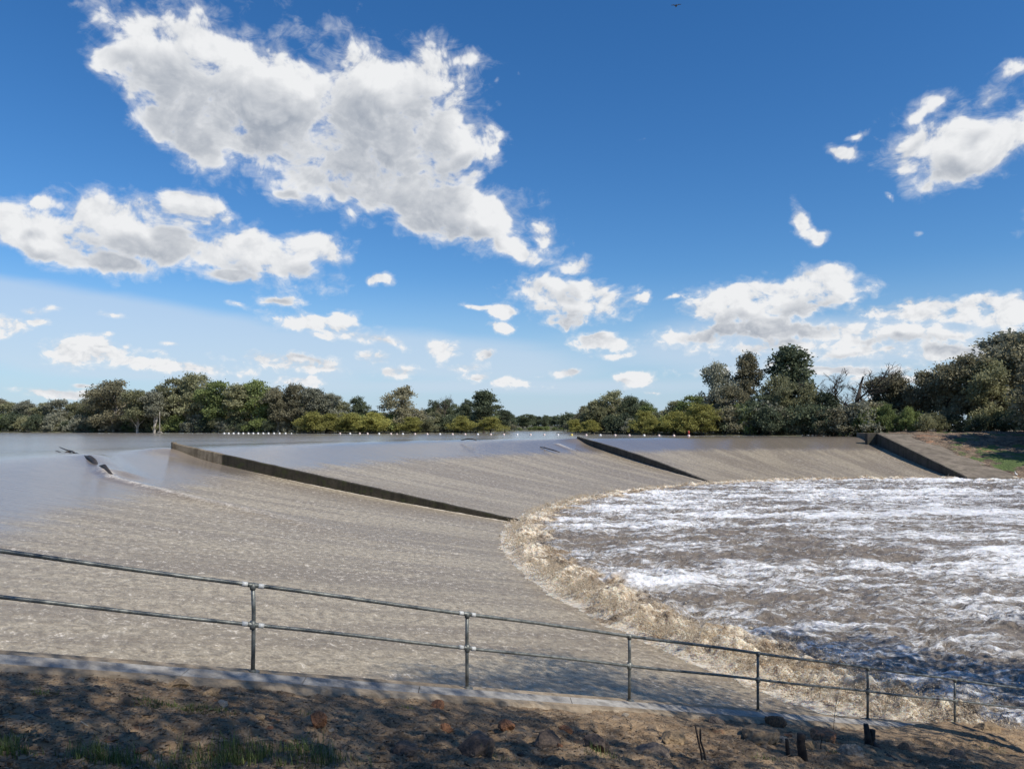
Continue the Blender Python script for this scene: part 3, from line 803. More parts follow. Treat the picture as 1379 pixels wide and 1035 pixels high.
LEAF = {'olive': leaf_mat('olive_leaves', (0.146, 0.155, 0.081), (0.392, 0.381, 0.207), .08),
        'brownish': leaf_mat('bronze_leaves', (0.140, 0.137, 0.084), (0.381, 0.347, 0.213), .14),
        'dark': leaf_mat('dark_leaves', (0.062, 0.085, 0.052), (0.185, 0.213, 0.118), .05),
        'yellow': leaf_mat('yellow_green_leaves', (.19, .19, .055), (.47, .445, .125), .12),
        'green': leaf_mat('green_leaves', (0.118, 0.157, 0.058), (0.325, 0.375, 0.129), .05),
        'grey': leaf_mat('grey_green_leaves', (0.168, 0.179, 0.129), (0.403, 0.398, 0.286), .15)}


def bark_mat(name, a, b_):
    m, t, b, out = new_mat(name)
    n = t.noise(t.vm('MULTIPLY', t.pos(), (2, 2, .5)), 1.0, 5, .65)
    t.put(b.inputs['Base Color'], t.mix(t.mr(n, .35, .65), a, b_)); b.inputs['Roughness'].default_value = .9
    return m


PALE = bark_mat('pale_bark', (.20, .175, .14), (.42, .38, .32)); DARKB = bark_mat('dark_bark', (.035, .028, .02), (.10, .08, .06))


def leaves(rng, lobes, count, size, clump, droop=.2, shell=.55):
    """many small leaf sprays gathered in clumps through the volume of the lobes"""
    vol = np.array([l[3] * l[4] * l[5] for l in lobes]) ** .7; nper = (count * vol / vol.sum()).astype(int)
    C, Tn = [], []
    for l, n in zip(lobes, nper):
        nc = max(5, n // 34)
        d = rng.normal(size=(nc, 3)); d /= np.linalg.norm(d, axis=1, keepdims=True)
        d[:, 2] = np.where(d[:, 2] < -.45, -d[:, 2] * .6, d[:, 2])
        rad = shell + (1.05 - shell) * rng.random(nc) ** .6
        cc = np.array(l[:3]) + d * rad[:, None] * np.array(l[3:6]) * rng.uniform(.82, 1.15, (nc, 1))
        tt = rng.random(nc)
        k = rng.integers(0, nc, n)
        p = cc[k] + rng.normal(0, 1, (n, 3)) * clump * np.array([1, 1, .62])
        p[:, 2] -= droop * clump * rng.exponential(1, n)
        C.append(p); Tn.append(np.clip(tt[k] * .8 + .2 * rng.random(n), 0, 1))
    C = np.concatenate(C); Tn = np.concatenate(Tn); n = len(C)
    a = rng.normal(size=(n, 3)); a[:, 2] *= .8; a /= np.linalg.norm(a, axis=1, keepdims=True)
    b = rng.normal(size=(n, 3)); b -= a * (a * b).sum(1, keepdims=True); b /= np.linalg.norm(b, axis=1, keepdims=True)
    s1 = size * rng.uniform(.6, 1.5, (n, 1)); s2 = s1 * rng.uniform(.35, .75, (n, 1))
    V = np.stack([C - a * s1, C + b * s2, C + a * s1, C - b * s2], 1).reshape(-1, 3)
    Fq = np.arange(4 * n).reshape(n, 4)
    return mesh_from('crown', V, Fq, False, {'tint': np.repeat(Tn, 4)})


def limb(rng, p0, p1, r0, r1, n=5, wob=.06):
    p0, p1 = np.array(p0, float), np.array(p1, float); L = np.linalg.norm(p1 - p0)
    pts = [p0 + (p1 - p0) * t + (rng.normal(0, wob * L, 3) if 0 < t < 1 else 0) + np.array([0, 0, .10 * L * math.sin(math.pi * t)]) for t in np.linspace(0, 1, n)]
    return pts, list(np.linspace(r0, r1, n))


def tree_proto(kind, seed):
    rng = np.random.default_rng(seed); H = 10.0; lobes = []; paths = []
    if kind == 'gum':            # open rounded crown of separate heads on rising limbs
        n = 17; lo, hi, W = .26, .9, .34; cnt, sz, cl = 8500, .17, .40
    elif kind == 'tall':         # tall gum, crown in storeys
        n = 15; lo, hi, W = .36, .93, .21; cnt, sz, cl = 8000, .15, .33
    elif kind == 'broad':
        n = 24; lo, hi, W = .16, .88, .42; cnt, sz, cl = 11000, .165, .40
    elif kind == 'dense':
        n = 16; lo, hi, W = .16, .86, .36; cnt, sz, cl = 9500, .165, .36
    elif kind == 'willow':
        n = 18; lo, hi, W = .12, .80, .56; cnt, sz, cl = 9000, .20, .46
    elif kind == 'shrub':
        n = 14; lo, hi, W = .12, .76, .75; cnt, sz, cl = 3600, .36, .75
    elif kind == 'shade':
        n = 13; lo, hi, W = .42, .92, .31; cnt, sz, cl = 12500, .060, .42
    elif kind == 'bare':
        n = 0; cnt = 0
    top = np.array([rng.normal(0, .3), rng.normal(0, .3), H * .82])
    tr, rad = limb(rng, (0, 0, -.6), top, .26 if kind not in ('willow', 'shrub') else .2, .07, 7, .018)
    tr[0] = np.array([0, 0, -.8]); tr[1] = np.array([tr[1][0] * .3, tr[1][1] * .3, max(tr[1][2], .5)])
    paths.append((tr, rad))
    for i in range(n):
        z = lo + (hi - lo) * (i + rng.random() * .9) / n; q = (z - lo) / (hi - lo)
        prof = {'gum': (.55 + .75 * math.sin(math.pi * min(q * .85 + .1, 1))) * .75, 'tall': .45 + .6 * math.sin(math.pi * min(q + .05, 1)), 'shade': 1.0, 'broad': .5 + .55 * math.sin(math.pi * (q * .7 + .15)),
                'dense': 1.05 - .75 * q ** 1.6, 'willow': 1.02 - .80 * q ** 1.8, 'shrub': 1.0 - .78 * q ** 1.8}[kind]
        an = i * 2.4 + rng.normal(0, .35); r = W * H * prof * (rng.uniform(.5, .85) if i % 3 else rng.uniform(.05, .35))
        if q > .9: r *= .3
        k = {'gum': .125, 'shade': .115, 'tall': .092, 'broad': .135, 'dense': .14, 'willow': .19, 'shrub': .24}[kind] * H * rng.uniform(.8, 1.25)
        c = np.array([r * math.cos(an), r * math.sin(an), z * H])
        lobes.append((*c, k * rng.uniform(.9, 1.3), k * rng.uniform(.9, 1.3), k * rng.uniform(.62, .9)))
        t0 = min(.85, max(.12, (z - .18) * rng.uniform(.75, 1.0)))
        j = t0 * 6; a = int(j); st = tr[a] + (tr[min(a + 1, 6)] - tr[a]) * (j - a)
        r0 = max(.03, .15 * (1 - t0))
        paths.append(limb(rng, st, c, r0, .025, 5, .05))
        for _ in range(2):
            d = rng.normal(size=3); d[2] = abs(d[2]) * .5; d /= np.linalg.norm(d)
            paths.append(limb(rng, c - (c - st) * .25, c + d * k * .9, .03, .012, 3, .05))
    if kind == 'bare':
        def grow(p, d, L, r, depth):
            q = p + d * L; paths.append(limb(rng, p, q, r, r * .66, 4, .05))
            if depth == 0: return
            for _ in range(3 if depth > 1 else 4):
                nd = d + rng.normal(0, .45, 3); nd[2] = abs(nd[2]) * .9 + .12; nd /= np.linalg.norm(nd)
                grow(q - d * L * rng.uniform(0, .25), nd, L * rng.uniform(.6, .85), r * .60, depth - 1)
        for q in range(3):
            z = 2.2 + q * .9; d = np.array([math.cos(q * 2.1), math.sin(q * 2.1), 1.3]); d /= np.linalg.norm(d)
            grow(np.array([0, 0, z]), d, 2.5, .12, 4)
    V, Fc = tubes(paths, 5)
    tm = bpy.data.meshes.new('trunk'); tm.from_pydata([tuple(map(float, v)) for v in V], [], Fc); tm.update()
    cm = leaves(rng, lobes, cnt, sz, cl) if n else None
    return tm, cm


PROTO = {}
for kd, cnt_ in (('gum', 4), ('tall', 3), ('broad', 3), ('dense', 2), ('willow', 3), ('shrub', 4), ('bare', 2), ('shade', 4)):
    PROTO[kd] = [tree_proto(kd, 100 * len(kd) + 7 * q + 1) for q in range(cnt_)]
MESHVAR = {}
TREE_RNG = np.random.default_rng(77)
NAMES = {'gum': 'gum_tree', 'shade': 'gum_tree', 'tall': 'gum_tree', 'broad': 'gum_tree', 'dense': 'evergreen_tree', 'willow': 'willow_tree', 'shrub': 'shrub', 'bare': 'bare_tree'}
CATS = {'gum': 'tree', 'shade': 'tree', 'tall': 'tree', 'broad': 'tree', 'dense': 'tree', 'willow': 'tree', 'shrub': 'shrub', 'bare': 'tree'}


def plant(kind, x, y, z, H, wide, leaf, label, group=None, bark=PALE, v=None):
    v = int(TREE_RNG.integers(0, len(PROTO[kind]))) if v is None else v % len(PROTO[kind])
    tm, cm = PROTO[kind][v]
    root = empty(NAMES[kind], (x, y, z), TREE_RNG.uniform(0, 6.28)); tag(root, label, CATS[kind], group)
    s_ = H / 10.0 / .97; root.scale = (s_ * wide, s_ * wide, s_)

    def inst(nm, me, mat):
        key = (nm, kind, v, mat.name)
        if key not in MESHVAR:
            c = me.copy(); c.materials.clear(); c.materials.append(mat); MESHVAR[key] = c
        o = bpy.data.objects.new(nm, MESHVAR[key]); col.objects.link(o); o.parent = root
    inst('trunk', tm, bark)
    if cm is not None: inst('crown', cm, LEAF[leaf])
    return root


def far_tree(px, top, Y, kind, leaf, wide, label, group=None, bark=PALE, v=None, base=None):
    """tree whose foot stands at depth Y and whose top reaches photo row `top`"""
    X = (px - CXP) / F * Y
    z = -1.9 if base is None else base
    H = (HZ - top) / F * Y - z
    return plant(kind, X, Y, z, H, wide, leaf, label, group, bark, v)


def build_trees():
    G = 'trees along the far river bank'
    T = [  # photo column, row of the top, depth, kind, leaf, width, label
        (262, 503, 222, 'broad', 'olive', .95, 'tall broad gum tree, highest of the dense belt behind the pale bank pole'),
        (235, 507, 226, 'gum', 'olive', 1.0, 'rounded gum tree just left of the highest tree in the left belt'),
        (152, 513, 224, 'broad', 'brownish', 1.25, 'bronze tinted spreading gum tree at the left end of the tall belt'),
        (185, 524, 217, 'gum', 'olive', 1.1, 'olive gum tree right of the bronze spreading one, left belt'),
        (208, 527, 216, 'tall', 'grey', 1.3, 'grey thin crowned gum tree directly behind the pale bank pole'),
        (292, 511, 216, 'gum', 'green', 1.05, 'green tinged gum tree above the left end of the close set white buoys'),
        (318, 517, 214, 'tall', 'olive', 1.35, 'slender gum tree with pale leaning trunk above the close set white buoys'),
        (345, 511, 215, 'gum', 'green', 1.0, 'bright crowned green gum tree in the middle of the left belt above the buoys'),
        (374, 524, 212, 'gum', 'brownish', 1.0, 'brown tinged gum tree above the right end of the close set white buoys'),
        (397, 517, 213, 'broad', 'brownish', .85, 'reddish brown gum tree just left of the two yellow willows'),
        (422, 523, 213, 'gum', 'grey', 1.0, 'grey gum tree rising behind the leftmost yellow willow'),
        (445, 529, 214, 'gum', 'grey', 1.0, 'grey green gum tree at the right end of the left belt'),
        (482, 534, 222, 'dense', 'dark', 1.05, 'round dark green evergreen behind the second yellow willow'),
        (540, 520, 208, 'broad', 'brownish', .95, 'dome shaped brownish gum tree with visible trunk, standing above the willows'),
        (585, 539, 225, 'dense', 'dark', .95, 'dark bushy evergreen right of the dome shaped brownish gum'),
        (602, 537, 226, 'gum', 'dark', .9, 'dark loose crowned tree between two dark evergreens'),
        (628, 540, 222, 'gum', 'dark', .9, 'dark round tree touching the layered dark evergreen'),
        (652, 527, 214, 'tall', 'dark', 1.45, 'tall dark evergreen with layered tiers above the middle willows'),
        (680, 552, 235, 'gum', 'dark', 1.0, 'small dark tree right of the layered evergreen, by the river gap'),
        (14, 541, 250, 'gum', 'olive', 1.2, 'low gum tree at the left edge of the photo on the far bank'),
        (38, 541, 246, 'gum', 'grey', 1.2, 'grey gum tree second from the left edge, far bank'),
        (60, 541, 244, 'gum', 'olive', 1.1, 'low olive gum tree left of the white trunked gum'),
        (79, 538, 240, 'gum', 'grey', 1.25, 'gum tree with bare white trunk and limbs, far left bank'),
        (102, 541, 240, 'gum', 'olive', 1.15, 'low olive gum tree right of the white trunked gum'),
        (123, 537, 232, 'broad', 'olive', .9, 'rounded olive tree at the foot of the bronze spreading gum'),
        (800, 540, 190, 'gum', 'olive', 1.2, 'olive gum tree at the left end of the right hand grove by the gap'),
        (826, 527, 192, 'broad', 'olive', 1.0, 'wide domed olive gum tree, tallest left of the river wall head'),
        (850, 533, 190, 'broad', 'dark', .95, 'dark domed tree right of the wide olive dome'),
        (872, 545, 182, 'gum', 'green', .95, 'green tree between the dark dome and the golden willows'),
        (930, 531, 172, 'gum', 'green', 1.0, 'green loose tree behind the golden willows on the right'),
        (910, 540, 180, 'gum', 'olive', 1.0, 'low olive tree behind the golden willows on the right'),
        (965, 487, 176, 'gum', 'grey', .72, 'grey gum tree with oval crown, first of three tall ones'),
        (1008, 477, 175, 'tall', 'brownish', .72, 'narrow bronze gum tree, middle one of the three tall ones'),
        (1067, 465, 173, 'tall', 'dark', 1.12, 'tallest gum tree with dark tiered crown, third of the tall ones'),
        (985, 520, 168, 'gum', 'brownish', 1.0, 'brown tinged gum tree below and between two tall gums'),
        (1048, 507, 164, 'broad', 'olive', .8, 'broad olive tree in front of the tallest gum'),
        (1085, 520, 162, 'gum', 'olive', .9, 'olive tree at the right foot of the tallest gum'),
        (1022, 530, 163, 'gum', 'dark', 1.0, 'dark low tree between the narrow bronze gum and the broad olive tree'),
        (1112, 528, 160, 'gum', 'dark', .9, 'dark low tree just left of the bare branched tree'),
        (1182, 507, 166, 'gum', 'brownish', .95, 'bronze gum tree right of the bare branched tree'),
        (1210, 505, 162, 'gum', 'brownish', 1.0, 'bronze gum tree above the green shrubs at the abutment'),
        (1246, 497, 158, 'gum', 'brownish', .95, 'dark bronze gum tree above the concrete abutment slope'),
        (1278, 488, 154, 'broad', 'brownish', .8, 'spreading bronze gum tree on the right bank above the slab edge'),
        (1304, 476, 152, 'gum', 'brownish', 1.0, 'high bronze gum tree on the right bank left of the tallest there'),
        (1330, 486, 148, 'broad', 'olive', .85, 'shadowy olive gum tree on the right bank, low crowned'),
        (1352, 446, 158, 'tall', 'grey', 1.35, 'tallest gum tree of the right bank with pale grey crown'),
        (1384, 444, 150, 'broad', 'brownish', .85, 'bronze gum tree cut by the right edge of the photo'),
    ]
    for i, (px, top, Y, kd, lf, wd, lab) in enumerate(T):
        base = -1.9 if px < 1175 else -1.3
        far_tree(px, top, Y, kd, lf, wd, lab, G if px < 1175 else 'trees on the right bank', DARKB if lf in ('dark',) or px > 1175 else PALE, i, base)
    W = [(421, 554, 203, 1.0, 'leftmost bright yellow green willow at the water edge'), (446, 557, 204, .9, 'small yellow willow wedged between two larger yellow willows'),
         (474, 557, 202, 1.0, 'round yellow green willow under the round dark evergreen'), (503, 555, 201, 1.05, 'orange tinged yellow willow left of the dome shaped gum'),
         (555, 562, 202, 1.0, 'small yellow green willow right of the dome shaped gum'), (577, 566, 203, .95, 'low dull willow right of the dome shaped gum'),
         (622, 560, 200, 1.0, 'rusty yellow willow left of the layered dark evergreen'), (660, 562, 200, 1.15, 'broad rusty willow below the layered dark evergreen'),
         (775, 566, 188, 1.0, 'low golden willow right of the river gap'), (796, 566, 186, 1.0, 'golden willow under the left of the olive dome'), (868, 553, 172, .8, 'tall golden willow right of the dark dome'),
         (880, 564, 166, 1.0, 'low rusty golden willow beside the dark dome'), (910, 553, 164, .95, 'golden willow in the middle of the right hand row'),
         (945, 543, 162, .95, 'largest yellow green willow, just left of the red topped buoy'), (925, 556, 162, .9, 'golden willow half hidden by the largest yellow green one')]
    for i, (px, top, Y, wd, lab) in enumerate(W):
        far_tree(px, top - 2.5, Y, 'willow', 'yellow' if i not in (5,) else 'olive', wd * (1.5 if i < 8 else 1.3), lab, 'willows at the water edge', DARKB, i)
    for px, top, Y, wd, lab in ((1152, 493, 158, 1.7, 'bare branched leafless tree beside the far end of the weir'), (1122, 512, 162, 1.4, 'small leafless tree left of the larger bare branched tree'),
                                (598, 530, 214, .5, 'thin leafless sapling behind the middle willows')):
        far_tree(px, top, Y, 'bare', 'olive', wd, lab, 'leafless trees', DARKB)
    far_tree(1195, 541, 146, 'willow', 'green', .62, 'rounded green tree at the top of the abutment', None, DARKB, 1, -1.4)
    far_tree(1222, 546, 143, 'willow', 'green', .55, 'low green tree right of the rounded one by the abutment', None, DARKB, 2, -1.4)
    far_tree(1160, 548, 147, 'willow', 'green', .6, 'green tree standing right at the weir end under the bare one', None, DARKB, 0, -1.6)
    rng = np.random.default_rng(3)
    for px in np.concatenate([np.arange(-420, -30, 16), np.arange(-30, 1180, 10.5)]):                         # dense scrub along the water
        if 690 < px < 765: continue
        px += rng.uniform(-4, 4); Y = float(shore((px - CXP) / F)) + rng.uniform(1.5, 6)
        top = rng.uniform(553, 567) if px < 690 else rng.uniform(551, 565)
        if px > 960: top = rng.uniform(537, 566)
        lf = ['dark', 'olive', 'green', 'dark', 'brownish', 'grey'][int(rng.integers(0, 6))]
        far_tree(px, top, Y, 'shrub', lf, rng.uniform(.75, 1.1), 'dark green scrub bush low on the far bank under the trees', 'scrub along the far bank', DARKB)
    for px in np.concatenate([np.arange(-430, -40, 17), np.arange(-40, 1200, 13.0)]):                         # second row, closes the gaps
        if 675 < px < 790: continue
        px += rng.uniform(-5, 5); Y = float(shore((px - CXP) / F)) + rng.uniform(14, 30)
        top = rng.uniform(524, 540) if 120 < px < 465 else rng.uniform(536, 548) if 800 < px < 870 or px > 950 else rng.uniform(547, 556) if px > 0 else rng.uniform(538, 549)
        far_tree(px, top, Y, 'broad' if rng.random() < .5 else 'gum', ['dark', 'olive', 'brownish'][int(rng.integers(0, 3))], rng.uniform(.9, 1.2), 'gum tree in the crowded second row behind the bank', 'second row of trees', DARKB)
    for px in np.arange(672, 800, 5.5):                           # distant wood seen through the gap
        px += rng.uniform(-2, 2); Y = rng.uniform(310, 400)
        far_tree(px, rng.uniform(556.5, 561.5), Y, 'gum' if rng.random() < .6 else 'tall', 'dark', rng.uniform(1.0, 1.5), 'small distant dark tree seen through the gap upriver', 'distant trees in the gap', DARKB)
    for px in np.arange(702, 775, 9.0):
        far_tree(px + rng.uniform(-3, 3), 574.5 + rng.uniform(-1.5, 1), 292, 'shrub', 'green', 1.4, 'low bright green reeds at the water in the gap upriver', 'reeds in the gap', DARKB)
    for px in np.arange(1215, 1420, 15):                          # undergrowth on the right bank
        Y = rng.uniform(141, 150)
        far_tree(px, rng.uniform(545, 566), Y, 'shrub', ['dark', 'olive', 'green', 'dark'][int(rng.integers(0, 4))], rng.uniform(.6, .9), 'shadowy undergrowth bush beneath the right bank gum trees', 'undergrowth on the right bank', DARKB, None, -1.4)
    # gum trees outside the frame that throw the shade over the foreground and over the right bank
    for i, (x, y, H, wd) in enumerate(((4.6, -.2, 13.5, .82), (9.6, 1.2, 15.0, .62), (1.0, -4.5, 14.5, 1.0), (17.2, 4.2, 18, .62), (11.5, 8.6, 16.5, .55), (14.3, 12.2, 17.5, .52), (22.5, 16.6, 17.5, .75), (32.0, 21.5, 17.5, .70))):
        plant('shade', x, y, float(bank_z(np.array([x]), np.array([y]))[0]), H, wd, 'olive', 'open crowned gum tree on the near bank shading the dirt and the water', 'shade trees on the near bank', PALE, i)
    for i, (x, y, H) in enumerate(((88, 112, 15), (95, 122, 16), (86, 124, 14), (103, 133, 17)  , (93, 132, 14))):
        plant('gum', x, y, float(right_bank_z(np.array([x]), np.array([y]))[0]), H, 1.1, 'brownish', 'gum tree beyond the right edge shading the far right bank', 'shade trees on the right bank', DARKB, i)


build_trees()


# ------------------------------------------------------------------ small things
def plain_mat(name, c0, c1, rough=.8, scale=6, bump=.4):
    m, t, b, out = new_mat(name)
    n = t.noise(t.node('ShaderNodeTexCoord').outputs['Object'], scale, 6, .65)
    t.put(b.inputs['Base Color'], t.mix(t.mr(n, .33, .67), c0, c1)); b.inputs['Roughness'].default_value = rough
    if bump: t.put(b.inputs['Normal'], t.bump(n, bump, .03))
    return m


def ico(sub):
    import bmesh
    bm = bmesh.new(); bmesh.ops.create_icosphere(bm, subdivisions=sub, radius=1.0)
    V = np.array([v.co[:] for v in bm.verts]); Fc = np.array([[v.index for v in f.verts] for f in bm.faces]); bm.free()
    return V, Fc


def stone_mesh(seed, flat, sub=4):
    V, Fc = ico(sub); rng = np.random.default_rng(seed)
    for _ in range(11):                                           # broken faces
        d = rng.normal(size=3); d /= np.linalg.norm(d); h = rng.uniform(.55, .85)
        p = V @ d; V = V - np.outer(np.maximum(p - h, 0) * .85, d)
    n = fbm(V[:, 0] * 2.1 + seed, V[:, 1] * 2.1 + V[:, 2] * 1.7, 4, seed) ; n2 = fbm(V[:, 0] * 6 + seed, V[:, 2] * 6 + V[:, 1] * 5, 3, seed + 5)
    V = V * (1 + .20 * n + .09 * n2)[:, None] * np.array([1, .8, flat])
    return mesh_from('stone', V, Fc, False)


def build_stones():
    ST = {'rust': plain_mat('rust_stone', (.10, .045, .022), (.33, .15, .065)), 'tan': plain_mat('tan_stone', (.13, .09, .05), (.30, .21, .115)),
          'grey': plain_mat('grey_brown_stone', (.085, .065, .05), (.22, .17, .125)), 'pale': plain_mat('pale_stone', (.22, .185, .14), (.42, .36, .28)), 'dark': plain_mat('dark_stone', (.04, .03, .024), (.12, .085, .06))}
    L = [(428, 990, 26, 'rust', .9, 'rusty orange stone in the dirt, largest left of centre'), (448, 1001, 20, 'dark', .8, 'dark brown stone touching the rusty orange one left of centre'),
         (1022, 1000, 54, 'tan', .45, 'large tan boulder half buried behind the two dark stakes'), (1106, 1000, 38, 'rust', .55, 'big rust red boulder behind the dark stump'),
         (1090, 1010, 22, 'tan', .8, 'yellow tan stone leaning on the dark stump'), (1054, 1005, 17, 'pale', .9, 'small pale stone left of the dark stump'),
         (1146, 1022, 34, 'pale', .7, 'pale grey stone lying below the big rust red boulder'), (1044, 978, 26, 'rust', .8, 'rusty stone above the large tan boulder'),
         (698, 944, 15, 'tan', 1.0, 'small pointed tan stone standing on the edge of the kerb'), (640, 995, 30, 'grey', .55, 'flat grey brown stone in the middle of the dirt'),
         (682, 990, 26, 'rust', .6, 'rust stained stone at the middle of the dirt right of a flat one'), (590, 955, 20, 'rust', .7, 'rusty stone just below the kerb near the second post'),
         (600, 986, 18, 'rust', .6, 'small rust stone below the flat dirt patch, left of centre'), (110, 919, 9, 'pale', .9, 'small pale pebble near the kerb at the far left'),
         (60, 968, 22, 'grey', .6, 'grey brown stone in the shaded dirt at the far left'), (240, 925, 26, 'tan', .55, 'flat tan stone against the kerb left of the first post'),
         (285, 938, 24, 'tan', .6, 'tan stone below the kerb under the first post'), (300, 955, 16, 'pale', .6, 'pale stone below the first post among the grass'),
         (150, 1000, 24, 'rust', .4, 'flat rust stone sunk in the dirt at the lower left'), (190, 1016, 20, 'rust', .4, 'flat dark rust stone lowest at the left'),
         (545, 1018, 40, 'dark', .6, 'dark shaded stone at the bottom edge, centre left'), (640, 1026, 52, 'dark', .65, 'large dark rust stone at the bottom edge in the middle'),
         (735, 1012, 46, 'dark', .55, 'dark knobbly stone at the bottom, right of the middle'), (805, 1022, 44, 'dark', .6, 'broad dark stone at the bottom edge right of the knobbly one'),
         (880, 1020, 40, 'grey', .55, 'grey brown boulder at the bottom left of the two stakes'), (760, 985, 20, 'rust', .7, 'rusty stone right of the middle of the dirt'),
         (842, 967, 10, 'pale', .8, 'tiny pale stone lying right of the third post'), (905, 1003, 40, 'tan', .55, 'tan boulder with cracked top left of the two stakes'),
         (1245, 968, 34, 'grey', .75, 'brown stone on the bank edge between the last two posts'), (1330, 985, 30, 'tan', .6, 'sunlit tan stone at the right edge of the bank'),
         (1215, 1012, 24, 'rust', .6, 'rust brown stone beside the fallen root'), (1290, 1022, 24, 'grey', .6, 'grey stone at the bottom right corner'),
         (965, 975, 22, 'grey', .7, 'brown stone just right of the fourth post'), (1000, 962, 18, 'tan', .8, 'tan stone right of the fourth post on the bank edge')]
    protos = [stone_mesh(11 + i, .75) for i in range(9)]
    rng = np.random.default_rng(8); cache = {}

    def put(px, py, size, mat, flat, lab, grp):
        x, y = at_bank(px, py); z = float(bank_z(np.array([x]), np.array([y]))[0]); s_ = size / F * y * .6
        key = (int(rng.integers(0, 9)), mat)
        if key not in cache:
            me = protos[key[0]].copy(); me.materials.append(ST[mat]); cache[key] = me
        o = link('stone', cache[key]); o.location = (x, y, z + s_ * flat * .22); o.scale = (s_, s_, s_ * flat * 1.2); o.rotation_euler = (rng.uniform(-.25, .25), rng.uniform(-.25, .25), rng.uniform(0, 6.28))
        tag(o, lab, 'stone', grp)
    for a in L: put(*a, 'stones on the dirt bank')
    for i in range(60):
        px, py = rng.uniform(0, 1379), rng.uniform(920, 1034)
        if py < 915 + px * .055: continue
        put(px, py, rng.uniform(4, 13), ['grey', 'tan', 'rust', 'grey', 'pale', 'dark'][int(rng.integers(0, 6))], rng.uniform(.35, .7), 'small loose stone scattered on the dirt bank below the kerb', 'loose small stones')


def build_grass():
    m, t, b, out = new_mat('grass_blades')
    tint = t.attr('tint')
    t.put(b.inputs['Base Color'], t.mix(tint, (.05, .090, .016), (.20, .23, .055))); b.inputs['Roughness'].default_value = .6
    rng = np.random.default_rng(12)
    P = [(10, 1028, 26, 260, .9), (140, 1030, 38, 420, 1.0), (320, 1026, 55, 700, 1.1), (420, 1030, 50, 520, 1.0), (240, 1036, 60, 380, .9), (62, 941, 16, 150, .55), (205, 958, 24, 260, .55), (240, 962, 22, 260, .55), (285, 966, 26, 260, .55),
         (418, 964, 10, 90, .5), (545, 955, 14, 90, .4), (1262, 1010, 18, 130, .6), (1335, 1012, 24, 170, .6), (810, 1030, 24, 120, .7), (1025, 1028, 16, 90, .7), (1120, 1018, 12, 70, .5), (15, 1010, 20, 120, .6), (670, 1032, 30, 60, .7)]
    V, Tn = [], []
    for px, py, rad, n, hs in P:
        x0, y0 = at_bank(px, py); r = rad / F * y0
        x = x0 + rng.normal(0, r * .6, n); y = y0 + rng.normal(0, r * .45, n); z = bank_z(x, y) - .01
        for i in range(n):
            h = (.5 + .8 * rng.random()) * hs * rng.uniform(.05, .13); a = rng.uniform(0, 6.28); w_ = rng.uniform(.0018, .0035); ln = rng.uniform(.1, .7) * h
            dx, dy = math.cos(a), math.sin(a); sx, sy = -dy * w_, dx * w_
            p0 = np.array([x[i], y[i], z[i]]); p1 = p0 + (dx * ln * .35, dy * ln * .35, h * .6); p2 = p0 + (dx * ln, dy * ln, h)
            V += [p0 - (sx, sy, 0), p0 + (sx, sy, 0), p1 + (sx * .7, sy * .7, 0), p1 - (sx * .7, sy * .7, 0), p1 - (sx * .7, sy * .7, 0), p1 + (sx * .7, sy * .7, 0), p2 + (sx * .1, sy * .1, 0), p2 - (sx * .1, sy * .1, 0)]
            tv = rng.random() ** 1.6; Tn += [tv] * 8
    n = len(V)
    o = link('grass', mesh_from('grass', np.array(V), np.arange(n).reshape(-1, 4), False, {'tint': np.array(Tn)}), m)
    tag(o, 'green and yellowing grass tufts growing on the shaded dirt bank', 'grass', kind='stuff')
    # litter: dry stems and leaves
    V = []
    for i in range(12000):
        px, py = rng.uniform(-20, 1400), rng.uniform(905, 1050)
        if py < 900 + px * .06: continue
        x, y = at_bank(px, py); z = float(bank_z(np.array([x]), np.array([y]))[0]) + .006
        L = rng.uniform(.02, .10); a = rng.uniform(0, 6.28); w_ = rng.uniform(.002, .006) * (2.2 if L < .05 else 1)
        d = np.array([math.cos(a) * L, math.sin(a) * L, rng.normal(0, .012)]); q = np.array([-math.sin(a) * w_, math.cos(a) * w_, rng.normal(0, .004)]); p = np.array([x, y, z])
        V += [p - d * .5 - q, p - d * .5 + q, p + d * .5 + q * .6, p + d * .5 - q * .6]
    m2, t, b, out = new_mat('dry_litter')
    t.put(b.inputs['Base Color'], t.mix(t.noise(t.pos(), 14, 2, .5), (.05, .036, .024), (.34, .27, .18))); b.inputs['Roughness'].default_value = .9
    tag(link('litter', mesh_from('litter', np.array(V), np.arange(len(V)).reshape(-1, 4), False), m2), 'dry leaf and twig litter strewn over the dirt bank', 'litter', kind='stuff')


